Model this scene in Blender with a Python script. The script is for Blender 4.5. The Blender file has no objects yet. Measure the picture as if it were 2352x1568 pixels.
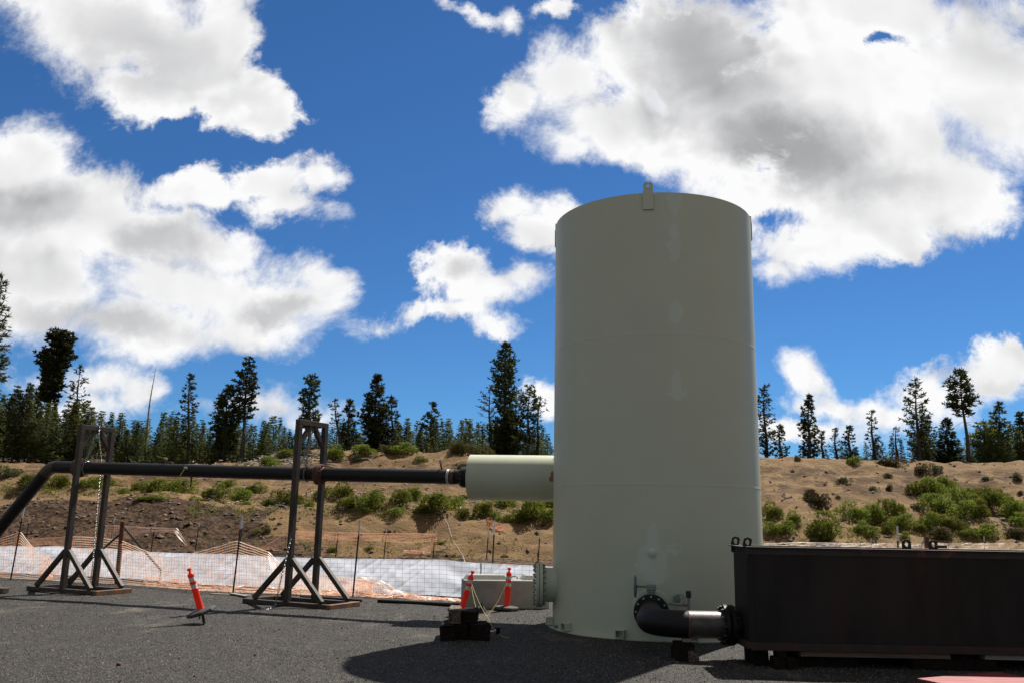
import bpy, math, random
import numpy as np
from mathutils import Vector, Matrix, noise
R = math.radians
D = bpy.data
scene = bpy.context.scene
col = scene.collection

# ------------------------------------------------------------------ camera
CAM_F, PITCH, ROLL, EYE = 1979.8, .20255, .018999, 1.65      # focal length in units of a 2352 px wide frame
_F = Vector((0, math.cos(PITCH), math.sin(PITCH)))
_U0 = Vector((0, -math.sin(PITCH), math.cos(PITCH)))
_R0 = Vector((1, 0, 0))
_U = _U0 * math.cos(ROLL) - _R0 * math.sin(ROLL)
_Rt = _R0 * math.cos(ROLL) + _U0 * math.sin(ROLL)
cam = D.cameras.new('camera')
camo = D.objects.new('camera', cam)
col.objects.link(camo)
cam.sensor_width = 36
cam.lens = 36 * CAM_F / 2352
cam.clip_end = 5000
camo.matrix_world = Matrix(((_Rt.x, _U.x, -_F.x, 0), (_Rt.y, _U.y, -_F.y, 0), (_Rt.z, _U.z, -_F.z, EYE), (0, 0, 0, 1)))
scene.camera = camo

def ray(x, y):
    return _F + _Rt * ((x - 1176) / CAM_F) - _U * ((y - 784) / CAM_F)
def gr(x, y, z=0.0):                      # point of the plane at height z seen at photo point x, y
    r = ray(x, y); t = (z - EYE) / r.z
    return Vector((0, 0, EYE)) + r * t
def at(x, y, Y):                          # point at distance Y ahead
    r = ray(x, y); t = Y / r.y
    return Vector((0, 0, EYE)) + r * t

# ------------------------------------------------------------------ sun, sky, exposure
SUN_AZ, SUN_EL = R(33.7), R(55.0)         # to the right of +Y, above the horizon
sd = Vector((math.sin(SUN_AZ) * math.cos(SUN_EL), math.cos(SUN_AZ) * math.cos(SUN_EL), math.sin(SUN_EL)))
sl = D.lights.new('sun', 'SUN')
sl.energy = 5.0
sl.angle = R(0.55)
sl.color = (1.0, 0.95, 0.87)
slo = D.objects.new('sun', sl)
col.objects.link(slo)
slo.rotation_euler = sd.to_track_quat('Z', 'Y').to_euler()
scene.view_settings.view_transform = 'Standard'
scene.view_settings.look = 'None'
scene.view_settings.exposure = 0.7
scene.view_settings.gamma = 1.0
scene.view_settings.use_curve_mapping = False
try:
    scene.cycles.max_bounces = 6
    scene.cycles.diffuse_bounces = 3
    scene.cycles.transparent_max_bounces = 8
except Exception:
    pass

# clouds: soft ellipses at infinity, given where the photo shows them; the shader frays them with noise
CLOUDS = [
 (250,50,230,120,0),(430,130,170,120,10),(520,60,90,110,0),(610,235,95,62,35),(340,205,140,62,15),(40,-5,95,45,0),(500,240,90,60,20),
 (50,370,120,95,0),(-10,540,190,150,0),(210,500,170,130,10),(350,560,170,85,5),(500,585,105,55,0),(90,690,210,110,0),
 (290,745,230,72,0),(400,660,220,70,0),(620,700,190,80,0),(700,650,100,55,15),(560,760,200,40,0),(440,440,130,45,-5),(590,415,85,48,0),
 (660,480,100,42,5),(735,400,52,35,0),(862,752,56,26,-10),(330,800,95,30,0),(580,790,60,18,0),
 (1045,605,78,52,0),(1110,660,105,38,5),(1215,635,62,42,0),(1030,712,85,24,-5),(1130,748,50,20,0),(1262,525,84,56,0),(1192,485,44,28,0),
 (1300,180,100,100,0),(1190,225,58,88,12),(1400,280,160,90,10),(1560,120,220,150,0),(1740,260,240,170,0),(1900,350,200,150,0),
 (2060,450,220,120,0),(1960,190,230,170,0),(2100,330,150,110,0),(2260,180,220,230,0),(2000,20,250,110,0),(2200,440,110,110,0),(1850,560,170,55,0),(1730,440,110,34,0),
 (1785,610,60,32,0),(2090,560,90,48,0),(1300,330,75,50,0),(1470,330,95,45,0),
 (1080,20,58,11,14),(1160,42,26,20,60),(1288,28,36,11,0),
 (1850,865,62,50,20),(1890,930,85,40,15),(2010,945,90,34,0),(2150,905,105,48,-8),(2290,860,105,62,0),(1850,1000,110,34,0),
 (230,880,140,36,0),(330,905,70,32,0),(110,860,60,18,0),(600,922,130,34,0),(720,948,90,18,0),(1255,915,45,34,0),(1160,478,40,26,0),(190,930,130,30,0)]
HOLES = [(2000,86,40,20,5),(905,1000,60,60,0)]
GREYS = [(1620,110,200,170,15,1.0),(1810,330,210,100,15,1.15),(1560,240,160,80,0,.7),(1980,400,160,60,10,.7),(2260,60,170,120,0,.35),(60,470,150,60,0,.75),
 (390,565,120,50,0,.75),(210,745,260,40,5,.7),(640,720,80,36,0,.8),(320,110,190,120,15,.6),(480,180,150,90,20,.4),(80,620,200,60,0,.4),
 (1050,610,50,26,0,.5),(2260,300,150,80,0,.2),(1860,900,50,30,0,.35),(2300,900,90,30,0,.45),(650,930,80,18,0,.35)]

def uvdir(x, y):
    r = ray(x, y); return (r.x / r.y, r.z / r.y)

world = D.worlds.new('World'); scene.world = world
world.use_nodes = True
world.cycles.sampling_method = 'NONE'
wt = world.node_tree; wt.nodes.clear()
class NT:
    def __init__(s, tree): s.t = tree
    def n(s, typ, **kw):
        nd = s.t.nodes.new(typ)
        for k, v in kw.items():
            if k[0] == 'i' and k[1:].isdigit(): s.put(nd.inputs[int(k[1:])], v)
            elif k in nd.bl_rna.properties: setattr(nd, k, v)
            else: s.put(nd.inputs[k.replace('_', ' ')], v)
        return nd
    def put(s, sock, v):
        if isinstance(v, bpy.types.NodeSocket): s.t.links.new(v, sock)
        elif isinstance(v, bpy.types.Node): s.t.links.new(v.outputs[0], sock)
        else:
            if sock.type == 'RGBA' and len(v) == 3: v = (*v, 1)
            sock.default_value = v
    def m(s, op, a, b=0.0, c=None, clamp=False):
        nd = s.n('ShaderNodeMath', operation=op, use_clamp=clamp, i0=a, i1=b)
        if c is not None: s.put(nd.inputs[2], c)
        return nd.outputs[0]
    def vm(s, op, a, b=(0, 0, 0)):
        nd = s.n('ShaderNodeVectorMath', operation=op, i0=a, i1=b)
        return nd.outputs[1] if op in ('LENGTH', 'DOT_PRODUCT', 'DISTANCE') else nd.outputs[0]
    def noise(s, vec, scale, detail=4, rough=.5, dist=0.0):
        nd = s.n('ShaderNodeTexNoise', Scale=scale, Detail=detail, Roughness=rough, Distortion=dist)
        if vec is not None: s.put(nd.inputs['Vector'], vec)
        return nd
    def vor(s, vec, scale, feature='F1', rnd=1.0):
        nd = s.n('ShaderNodeTexVoronoi', feature=feature, Scale=scale, Randomness=rnd)
        s.put(nd.inputs['Vector'], vec)
        return nd
    def ss(s, x, a, b, lo=0.0, hi=1.0):
        return s.n('ShaderNodeMapRange', interpolation_type='SMOOTHSTEP', i0=x, i1=a, i2=b, i3=lo, i4=hi).outputs[0]
    def lin(s, x, a, b, lo=0.0, hi=1.0):
        return s.n('ShaderNodeMapRange', i0=x, i1=a, i2=b, i3=lo, i4=hi).outputs[0]
    def mix(s, f, a, b, mode='MIX'):
        nd = s.n('ShaderNodeMix', data_type='RGBA', blend_type=mode)
        s.put(nd.inputs[0], f); s.put(nd.inputs[6], a); s.put(nd.inputs[7], b)
        return nd.outputs[2]
W = NT(wt)
tc = W.n('ShaderNodeTexCoord').outputs['Generated']
sep = W.n('ShaderNodeSeparateXYZ', i0=tc)
dx, dy, dz = sep.outputs
ysafe = W.m('MAXIMUM', dy, .02)
u = W.m('DIVIDE', dx, ysafe); v = W.m('DIVIDE', dz, ysafe)
p0 = W.n('ShaderNodeCombineXYZ', i0=u, i1=v, i2=0.0).outputs[0]
wn1 = W.noise(p0, 5.0, 2, .6).outputs['Color']
wn2 = W.noise(p0, 14.0, 6, .68).outputs['Color']
w1 = W.vm('MULTIPLY', W.vm('SUBTRACT', wn1, (.5, .5, .5)), (.07, .06, 0))
w2 = W.vm('MULTIPLY', W.vm('SUBTRACT', wn2, (.5, .5, .5)), (.075, .065, 0))
pw = W.vm('ADD', p0, W.vm('ADD', w1, w2))
def ell(pt, b, prev=None):
    if prev is not None:                  # chains the blobs one after another, so that the shader needs little stack
        nd = W.n('ShaderNodeVectorMath', operation='MULTIPLY_ADD', i0=prev, i1=(1e-9, 1e-9, 1e-9), i2=pt); pt = nd.outputs[0]
    cu, cv = uvdir(b[0], b[1])
    au, av = uvdir(b[0] + 1, b[1]); bu, bv = uvdir(b[0], b[1] + 1)
    rx = b[2] * math.hypot(au - cu, av - cv); ry = b[3] * math.hypot(bu - cu, bv - cv)
    mp = W.n('ShaderNodeMapping', vector_type='TEXTURE', Vector=pt)
    mp.inputs['Location'].default_value = (cu, cv, 0)
    mp.inputs['Rotation'].default_value = (0, 0, -R(b[4]))
    mp.inputs['Scale'].default_value = (rx, ry, 1)
    return W.vm('LENGTH', mp.outputs[0])
acc = None
for b in CLOUDS:
    b = (b[0], b[1], b[2] + 4, b[3] + 3, b[4])
    e = ell(pw, b, acc)
    k_ = min(1.0, max(.38, min(b[2], b[3]) / 75))          # small puffs get a shallower field, so that the noise frays them more
    if k_ < 1: e = W.m('MULTIPLY_ADD', e, k_, 1 - k_)
    acc = e if acc is None else W.n('ShaderNodeMath', operation='SMOOTH_MIN', i0=acc, i1=e, i2=.30).outputs[0]
field = W.m('SUBTRACT', 1.0, acc)
hol = None
for b in HOLES:
    e = ell(pw, b, acc if hol is None else hol)
    hol = e if hol is None else W.m('MINIMUM', hol, e)
field = W.m('MINIMUM', field, W.m('MULTIPLY', W.m('SUBTRACT', hol, 1.15), .6))
# other parts of the sky, outside the photo
aside = W.m('MAXIMUM', W.ss(dy, .62, .5), W.ss(dz, .72, .8))
nb = W.noise(tc, 2.2, 5, .6).outputs[0]
f2 = W.m('MULTIPLY', W.m('SUBTRACT', nb, .44), 4.0)
field = W.n('ShaderNodeMix', data_type='FLOAT', i0=aside, i2=field, i3=f2).outputs[0]
p0s = W.n('ShaderNodeMix', data_type='VECTOR', i0=aside, i4=p0, i5=tc).outputs[1]
det = W.noise(p0s, 7.5, 13, .66, .32).outputs[0]
soft = W.noise(p0, 3.1, 1, .5).outputs[0]
dens = W.m('ADD', W.m('MULTIPLY', field, 1.3), W.m('MULTIPLY', W.m('SUBTRACT', det, .485), 2.7))
alpha = W.ss(dens, -.22, W.lin(soft, .38, .62, .18, .80))
# light: rims and thin cloud glow, the thick middle is grey; relief from the noise towards the sun
det_b = W.noise(W.vm('ADD', p0, (.014, .018, 0)), 8.0, 3, .5, .25).outputs[0]
det_a = W.noise(p0, 8.0, 3, .5, .25).outputs[0]
relief = W.m('SUBTRACT', det_a, det_b)
thick = W.ss(field, .10, .85)
gacc = None
for b in GREYS:
    e = W.ss(ell(pw, b[:5], hol if gacc is None else gacc), 1.45, .25, 0.0, b[5])
    gacc = e if gacc is None else W.m('MAXIMUM', gacc, e)
grey = W.m('MULTIPLY', gacc, W.ss(dens, .0, .5))
lowv = W.noise(p0, 4.5, 3, .42).outputs[0]
g = W.m('ADD', W.m('MULTIPLY', thick, .13), W.m('MULTIPLY', grey, .62))
g = W.m('ADD', g, W.m('MULTIPLY', W.m('SUBTRACT', lowv, .5), .40))
g = W.m('SUBTRACT', g, W.m('MULTIPLY', relief, W.ss(field, .75, .1, .5, 2.4)), clamp=True)
ccol = W.mix(g, (.97, .97, .975), (.29, .295, .31))
sky = W.n('ShaderNodeTexSky', sky_type='NISHITA', sun_disc=False)
sky.sun_elevation = SUN_EL; sky.sun_rotation = SUN_AZ; sky.altitude = 1300; sky.air_density = 1.0; sky.dust_density = .3; sky.ozone_density = 2.5
SKY_STR = .061
skyc = W.mix(1.0, sky.outputs[0], (.32, .625, .925), 'MULTIPLY')
ccol = W.mix(aside, ccol, (.34, .33, .30))          # added unseen clouds, dull grey to make the ambient light less blue
cl = W.vm('MULTIPLY', ccol, (.62 / SKY_STR,) * 3)
fin = W.mix(alpha, skyc, cl)
bg = W.n('ShaderNodeBackground', Color=fin, Strength=SKY_STR)
W.t.links.new(bg.outputs[0], W.n('ShaderNodeOutputWorld').inputs[0])

# ------------------------------------------------------------------ object helpers
OFF = {}
def tag(o, label=None, cat=None, group=None, kind=None):
    if label: o['label'] = label
    if cat: o['category'] = cat
    if group: o['group'] = group
    if kind: o['kind'] = kind
    return o
def thing(name, label, cat, loc=(0, 0, 0), group=None):
    o = D.objects.new(name, None); col.objects.link(o)
    o.location = loc; o.empty_display_size = .2
    OFF[o.name] = Vector(loc)
    return tag(o, label, cat, group)

class MB:
    def __init__(s): s.v = []; s.f = []; s.m = []
    def add(s, vs, fs, mi=0):
        k = len(s.v); s.v.extend(vs); s.f.extend([tuple(i + k for i in f) for f in fs]); s.m.extend([mi] * len(fs))
    def box(s, c, size, rot=None, mi=0):
        h = Vector(size) * .5; c = Vector(c)
        vs = [Vector((sx * h.x, sy * h.y, sz * h.z)) for sx in (-1, 1) for sy in (-1, 1) for sz in (-1, 1)]
        if rot is not None: vs = [rot @ q for q in vs]
        s.add([c + q for q in vs], [(0, 1, 3, 2), (4, 6, 7, 5), (0, 4, 5, 1), (2, 3, 7, 6), (0, 2, 6, 4), (1, 5, 7, 3)], mi)
        return s
    def beam(s, p, q, w, h, up=(0, 0, 1), mi=0):
        p = Vector(p); q = Vector(q); d = (q - p); L = d.length; d.normalize()
        x = d.cross(Vector(up)).normalized(); z = x.cross(d)
        s.box((p + q) / 2, (w, L, h), Matrix((x, d, z)).transposed(), mi)
        return s
    def tube(s, pts, r, seg=12, caps=True, mi=0, up=None):
        pts = [Vector(p) for p in pts]; n = len(pts)
        rs = r if isinstance(r, (list, tuple)) else [r] * n
        t0 = (pts[1] - pts[0]).normalized()
        a = Vector(up) if up else (Vector((0, 0, 1)) if abs(t0.z) < .9 else Vector((1, 0, 0)))
        vs = []
        for i in range(n):
            t = (pts[min(i + 1, n - 1)] - pts[max(i - 1, 0)]).normalized()
            x = t.cross(a).normalized(); a2 = x.cross(t).normalized(); a = a2
            for k in range(seg):
                th = 2 * math.pi * k / seg
                vs.append(pts[i] + (x * math.cos(th) + a2 * math.sin(th)) * rs[i])
        fs = []
        for i in range(n - 1):
            for k in range(seg):
                k2 = (k + 1) % seg
                fs.append((i * seg + k, i * seg + k2, (i + 1) * seg + k2, (i + 1) * seg + k))
        if caps:
            fs.append(tuple(range(seg - 1, -1, -1))); fs.append(tuple((n - 1) * seg + k for k in range(seg)))
        s.add(vs, fs, mi)
        return s
    def lathe(s, prof, origin=(0, 0, 0), axis=(0, 0, 1), seg=32, mi=0, caps=True):
        o = Vector(origin); ax = Vector(axis).normalized()
        x = ax.orthogonal().normalized(); y = ax.cross(x)
        vs = []; fs = []; n = len(prof)
        for r, z in prof:
            for k in range(seg):
                th = 2 * math.pi * k / seg
                vs.append(o + ax * z + (x * math.cos(th) + y * math.sin(th)) * r)
        for i in range(n - 1):
            for k in range(seg):
                k2 = (k + 1) % seg
                fs.append((i * seg + k, i * seg + k2, (i + 1) * seg + k2, (i + 1) * seg + k))
        if caps:
            fs.append(tuple(range(seg - 1, -1, -1))); fs.append(tuple((n - 1) * seg + k for k in range(seg)))
        s.add(vs, fs, mi)
        return s
    def ring(s, c, axis, Rr, r, seg=20, sub=6, sx=1.0, xdir=None, mi=0):
        c = Vector(c); ax = Vector(axis).normalized()
        x = (Vector(xdir) - ax * Vector(xdir).dot(ax)).normalized() if xdir is not None else ax.orthogonal().normalized()
        y = ax.cross(x); vs = []; fs = []
        for i in range(seg):
            th = 2 * math.pi * i / seg; rad = (x * math.cos(th) * sx + y * math.sin(th)).normalized() if sx != 1 else (x * math.cos(th) + y * math.sin(th))
            cc = c + (x * math.cos(th) * sx + y * math.sin(th)) * Rr
            for k in range(sub):
                ph = 2 * math.pi * k / sub
                vs.append(cc + rad * math.cos(ph) * r + ax * math.sin(ph) * r)
        for i in range(seg):
            for k in range(sub):
                i2 = (i + 1) % seg; k2 = (k + 1) % sub
                fs.append((i * sub + k, i2 * sub + k, i2 * sub + k2, i * sub + k2))
        s.add(vs, fs, mi)
        return s
    def grid(s, rows, mi=0):                      # rows of points
        nr, nc = len(rows), len(rows[0])
        s.add([Vector(p) for r in rows for p in r], [(i * nc + j, i * nc + j + 1, (i + 1) * nc + j + 1, (i + 1) * nc + j) for i in range(nr - 1) for j in range(nc - 1)], mi)
        return s
    def ribbon(s, pts, w, wv, mi=0):
        wv = Vector(wv).normalized() * w / 2
        vs = []
        for p in pts: vs += [Vector(p) - wv, Vector(p) + wv]
        s.add(vs, [(2 * i, 2 * i + 1, 2 * i + 3, 2 * i + 2) for i in range(len(pts) - 1)], mi)
    def build(s, name, mats, parent=None, origin=None, smooth=False, bevel=0, label=None, fix=False, sharp=38):
        off = OFF[parent.name] if parent is not None else Vector(origin or (0, 0, 0))
        me = D.meshes.new(name)
        n = len(s.v)
        me.from_pydata([tuple(p - off) for p in s.v], [], s.f)
        if not isinstance(mats, (list, tuple)): mats = [mats]
        for m in mats: me.materials.append(m)
        if len(mats) > 1: me.polygons.foreach_set('material_index', s.m)
        if smooth:
            me.polygons.foreach_set('use_smooth', [True] * len(me.polygons))
            me.set_sharp_from_angle(angle=R(sharp))
        me.update()
        o = D.objects.new(name, me); col.objects.link(o)
        if parent is not None: o.parent = parent
        else: o.location = off
        OFF[o.name] = off
        if bevel:
            b = o.modifiers.new('bevel', 'BEVEL'); b.width = bevel; b.segments = 2; b.limit_method = 'ANGLE'; b.angle_limit = R(40)
        if label: o['label'] = label
        return o
def copy_tree(o, parent=None):
    c = o.copy(); col.objects.link(c)
    if parent is not None: c.parent = parent
    for ch in [k for k in D.objects if k.parent == o]: copy_tree(ch, c)
    return c

# ------------------------------------------------------------------ materials
def mat(name):
    m = D.materials.new(name); m.use_nodes = True; m.node_tree.nodes.clear()
    return m, NT(m.node_tree)
def out(N, bsdf, disp=None):
    o = N.n('ShaderNodeOutputMaterial'); N.t.links.new(bsdf.outputs[0], o.inputs[0])
def simple(name, c1, c2=None, scale=6.0, rough=.6, metal=0.0, c3=None, c3scale=3.0, c3th=(.58, .66), bump=0.0, bscale=60.0, detail=6, spec=.5, stretch=None, lo=.35, hi=.65):
    m, N = mat(name)
    co = N.n('ShaderNodeTexCoord').outputs['Object']
    if stretch: co = N.vm('MULTIPLY', co, stretch)
    colr = c1
    if c2 is not None:
        colr = N.mix(N.ss(N.noise(co, scale, detail, .6).outputs[0], lo, hi), c1, c2)
    if c3 is not None:
        colr = N.mix(N.ss(N.noise(co, c3scale, 8, .65).outputs[0], *c3th), colr, c3)
    b = N.n('ShaderNodeBsdfPrincipled', Base_Color=colr, Roughness=rough, Metallic=metal)
    b.inputs['Specular IOR Level'].default_value = spec
    if bump:
        N.put(b.inputs['Normal'], N.n('ShaderNodeBump', Strength=bump, Distance=.01, Height=N.noise(co, bscale, 4, .6).outputs[0]))
    out(N, b)
    return m
M = {}
TC = Vector((2.390, 14.297, 0)); TR = 1.662; TH = 6.649     # the tall tank
# tank paint with the touched-up patches
def tank_paint():
    m, N = mat('sage_paint')
    co = N.n('ShaderNodeTexCoord').outputs['Object']
    nz = N.noise(co, 9.0, 5, .6).outputs['Color']
    pw = N.vm('ADD', co, N.vm('MULTIPLY', N.vm('SUBTRACT', nz, (.5, .5, .5)), (.22, .22, .34)))
    acc = None
    for (x, y, rx, rz) in [(1549, 462, .11, .20), (1549, 535, .075, .16), (1550, 562, .13, .09), (1551, 585, .08, .14), (1552, 718, .105, .20), (1555, 880, .08, .15), (1556, 905, .12, .10),
                           (1500, 1235, .09, .22), (1495, 1290, .22, .26), (1545, 1262, .14, .07), (1510, 1315, .15, .14)]:
        r = ray(x, y); o = Vector((0, 0, EYE)) - TC
        a = r.x ** 2 + r.y ** 2; b = 2 * (o.x * r.x + o.y * r.y); c = o.x ** 2 + o.y ** 2 - TR ** 2
        t = (-b - math.sqrt(b * b - 4 * a * c)) / (2 * a); p = o + r * t
        mp = N.n('ShaderNodeMapping', vector_type='TEXTURE', Vector=pw)
        mp.inputs['Location'].default_value = p; mp.inputs['Scale'].default_value = (rx, rx, rz)
        e = N.vm('LENGTH', mp.outputs[0])
        acc = e if acc is None else N.m('MINIMUM', acc, e)
    mask = N.m('MULTIPLY', N.ss(acc, 1.12, .86), N.lin(N.noise(co, 14, 4, .6).outputs[0], .3, .7, .55, 1.0))
    base = N.mix(N.ss(N.noise(co, 1.3, 4, .6).outputs[0], .35, .7), (.52, .54, .42), (.50, .52, .405))
    c = N.mix(mask, base, (.555, .60, .515))
    grime = N.ss(N.noise(N.vm('MULTIPLY', co, (5, 5, .5)), 2.5, 6, .65).outputs[0], .62, .8)
    c = N.mix(N.m('MULTIPLY', grime, .25), c, (.36, .36, .30))
    b = N.n('ShaderNodeBsdfPrincipled', Base_Color=c, Roughness=.48)
    N.put(b.inputs['Normal'], N.n('ShaderNodeBump', Strength=.05, Distance=.01, Height=N.noise(co, 5, 3).outputs[0]))
    out(N, b)
    return m
M['tank'] = tank_paint()
M['sage'] = simple('pale_green_paint', (.48, .50, .37), (.45, .47, .35), 3, .5, bump=.05, bscale=12)
M['sage_dark'] = simple('grey_green_paint', (.20, .25, .21), (.17, .21, .18), 8, .45)
M['steel'] = simple('mill_steel', (.024, .020, .018), (.036, .030, .027), 5, .6, .1, c3=(.17, .060, .025), c3scale=4, c3th=(.58, .72), bump=.15, bscale=50)
M['steel_rust'] = simple('rusty_edge_steel', (.26, .105, .035), (.13, .07, .04), 4, .75, .1, c3=(.09, .075, .065), c3scale=3, c3th=(.5, .62), bump=.2)
M['beam'] = simple('gantry_steel', (.058, .044, .034), (.034, .027, .022), 4, .6, .0, c3=(.22, .085, .035), c3scale=3.2, c3th=(.60, .70), bump=.12, bscale=40, spec=.3)
M['pipe'] = simple('black_pipe_coating', (.006, .006, .0065), (.010, .009, .008), 3, .50, .0, c3=(.040, .028, .022), c3scale=9, c3th=(.66, .74), bump=.08, stretch=(1, 3, 3), spec=.28)
M['rust'] = simple('rust_brown', (.12, .045, .025), (.06, .03, .022), 9, .75, 0, bump=.4, bscale=60)
M['rusty_post'] = simple('rust_red', (.16, .045, .022), (.09, .03, .02), 9, .8, 0, bump=.4, bscale=60)
M['boxsteel'] = simple('dark_tank_steel', (.014, .0125, .0115), (.024, .021, .019), 1.6, .62, .1, c3=(.032, .020, .016), c3scale=1.3, c3th=(.55, .75), stretch=(1.2, 1.2, .35), bump=.1, spec=.22)
M['boxtrim'] = simple('rusty_tank_rim', (.045, .019, .012), (.024, .016, .013), 5, .7, .1, bump=.2)
M['galv'] = simple('galvanized', (.40, .40, .37), (.28, .28, .26), 20, .38, .8)
M['tpost'] = simple('dark_green_post', (.028, .034, .028), (.05, .04, .032), 12, .6, .2)
M['tip'] = simple('white_post_tip', (.70, .70, .68), (.52, .52, .5), 30, .5)
def sheetm():
    m, N = mat('white_plastic_sheet')
    co = N.n('ShaderNodeTexCoord').outputs['Object']
    c = N.mix(N.ss(N.noise(co, 2.0, 5, .6).outputs[0], .4, .65), (.76, .79, .87), (.70, .74, .83))
    d = N.n('ShaderNodeBsdfPrincipled', Base_Color=c, Roughness=.28)
    wr = N.n('ShaderNodeTexNoise', Scale=1.6, Detail=6, Roughness=.55, Distortion=1.6); N.put(wr.inputs['Vector'], co)
    N.put(d.inputs['Normal'], N.n('ShaderNodeBump', Strength=.22, Distance=.05, Height=wr.outputs[0]))
    t = N.n('ShaderNodeBsdfTranslucent', Color=(.70, .73, .80, 1)); mx = N.n('ShaderNodeMixShader', i0=.5)
    N.t.links.new(d.outputs[0], mx.inputs[1]); N.t.links.new(t.outputs[0], mx.inputs[2]); out(N, mx); return m
M['sheet'] = sheetm()
M['orange'] = simple('orange_net', (.80, .20, .06), (.72, .26, .11), 3, .5)
M['net_pale'] = simple('sunlit_net', (.80, .56, .44), (.80, .34, .17), 3.5, .35)
M['net_grey'] = simple('grey_net', (.34, .20, .15), (.45, .26, .17), 2.2, .5)  # grey-brown strand colour
M['net_far_orange'] = simple('faded_orange_net', (.62, .27, .15), (.62, .40, .30), 2.2, .5)
def netm(name, c, tr=.5):
    m, N = mat(name)
    d = N.n('ShaderNodeBsdfPrincipled', Base_Color=c, Roughness=.4); t = N.n('ShaderNodeBsdfTranslucent', Color=(*c, 1)); mx = N.n('ShaderNodeMixShader', i0=tr)
    N.t.links.new(d.outputs[0], mx.inputs[1]); N.t.links.new(t.outputs[0], mx.inputs[2]); out(N, mx); return m
M['red'] = netm('red_orange_plastic', (.86, .055, .018), .35)
M['orange'] = netm('orange_net', (.85, .26, .07)); M['net_pale'] = netm('sunlit_net', (.92, .74, .60), .6); M['net_grey'] = netm('grey_net', (.42, .30, .24)); M['net_far_orange'] = netm('faded_orange_net', (.66, .36, .22))  # net_pale puts the sun's glint on the strands into their colour
M['wire'] = simple('fence_wire', (.22, .22, .24), (.30, .30, .31), 12, .4, .6)
M['concrete'] = simple('cast_concrete', (.32, .305, .270), (.245, .235, .21), 3, .85, 0, c3=(.20, .18, .15), c3scale=2.2, c3th=(.56, .72), bump=.35, bscale=40)

M['band'] = simple('reflective_band', (.62, .62, .60), (.50, .50, .48), 14, .35)
M['rubber'] = simple('black_rubber', (.020, .020, .020), (.045, .042, .038), 6, .7, bump=.2)
M['rubber_dusty'] = simple('dusty_rubber', (.055, .053, .048), (.03, .029, .027), 6, .8, bump=.2)
M['rope'] = simple('yellow_rope', (.55, .40, .04), (.36, .25, .04), 40, .6)
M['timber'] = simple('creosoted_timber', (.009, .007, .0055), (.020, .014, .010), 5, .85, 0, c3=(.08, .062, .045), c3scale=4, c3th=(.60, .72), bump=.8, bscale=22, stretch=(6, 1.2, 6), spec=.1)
M['timber_pale'] = simple('pale_timber', (.15, .115, .085), (.035, .026, .019), 5, .85, 0, c3=(.03, .023, .018), c3scale=5, c3th=(.55, .68), bump=.8, bscale=22, stretch=(6, 1.2, 6))
M['plank'] = simple('brown_plank', (.17, .115, .08), (.12, .085, .06), 4, .8, bump=.4, stretch=(1, 9, 9))
M['plank_grey'] = simple('grey_plank', (.30, .27, .23), (.21, .19, .165), 4, .8, bump=.4, stretch=(1, 9, 9))
M['brass'] = simple('brass_valve', (.42, .33, .16), (.50, .45, .36), 30, .35, .7)
M['yellow'] = simple('yellow_tag', (.62, .52, .10), None, rough=.5)
M['blue'] = simple('blue_handwheel_paint', (.10, .17, .19), (.08, .13, .15), 10, .45)
M['white'] = simple('white_band', (.65, .65, .63), None, rough=.45)
M['hose'] = simple('pale_hose', (.50, .46, .38), None, rough=.6)
M['bark'] = simple('pine_bark', (.060, .044, .036), (.10, .075, .06), 8, .9, bump=.5)
M['deadwood'] = simple('grey_dead_wood', (.34, .31, .27), (.18, .15, .125), 3, .85)

def ply():
    m, N = mat('red_plywood')
    co = N.n('ShaderNodeTexCoord').outputs['Object']
    wv = N.n('ShaderNodeTexWave', wave_type='RINGS', Scale=1.4, Distortion=9.0, Detail=3.0, Vector=N.vm('MULTIPLY', co, (1.0, 3.2, 1)))
    wv.inputs['Detail Scale'].default_value = 1.2
    c = N.mix(N.ss(wv.outputs[1], .25, .8), (.27, .040, .043), (.19, .023, .028))
    c = N.mix(N.ss(N.noise(co, 3, 5, .6).outputs[0], .5, .75), c, (.32, .065, .062))
    b = N.n('ShaderNodeBsdfPrincipled', Base_Color=c, Roughness=.6)
    N.put(b.inputs['Normal'], N.n('ShaderNodeBump', Strength=.3, Distance=.01, Height=wv.outputs[1]))
    out(N, b); return m
M['ply'] = ply()

def leafm(name, c1, c2, scale, trans=.25):
    m, N = mat(name)
    co = N.n('ShaderNodeTexCoord').outputs['Object']
    oi = N.n('ShaderNodeObjectInfo').outputs['Random']
    c = N.mix(N.ss(N.noise(co, scale, 3, .6).outputs[0], .38, .62), c1, c2)
    hs = N.n('ShaderNodeHueSaturation', Color=c, Value=N.lin(oi, 0, 1, .65, 1.3), Hue=N.lin(oi, 0, 1, .478, .515))
    d = N.n('ShaderNodeBsdfPrincipled', Base_Color=hs.outputs[0], Roughness=.6)
    d.inputs['Specular IOR Level'].default_value = .08
    t = N.n('ShaderNodeBsdfTranslucent', Color=hs.outputs[0])
    mx = N.n('ShaderNodeMixShader', i0=trans)
    N.t.links.new(d.outputs[0], mx.inputs[1]); N.t.links.new(t.outputs[0], mx.inputs[2])
    out(N, mx); return m
M['needle'] = leafm('dark_needles', (.038, .050, .018), (.075, .088, .030), .9, .22)
M['needle_young'] = leafm('young_needles', (.095, .120, .028), (.155, .175, .045), .7, .32)
M['shrub'] = leafm('shrub_leaves', (.108, .136, .021), (.195, .215, .038), 2.2, .38)
M['shrub_dull'] = leafm('dull_shrub_leaves', (.075, .072, .024), (.105, .078, .034), 2.2, .25)
M['shrub_dark'] = leafm('dark_shrub_leaves', (.045, .06, .022), (.08, .09, .035), 2.2, .2)

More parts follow.
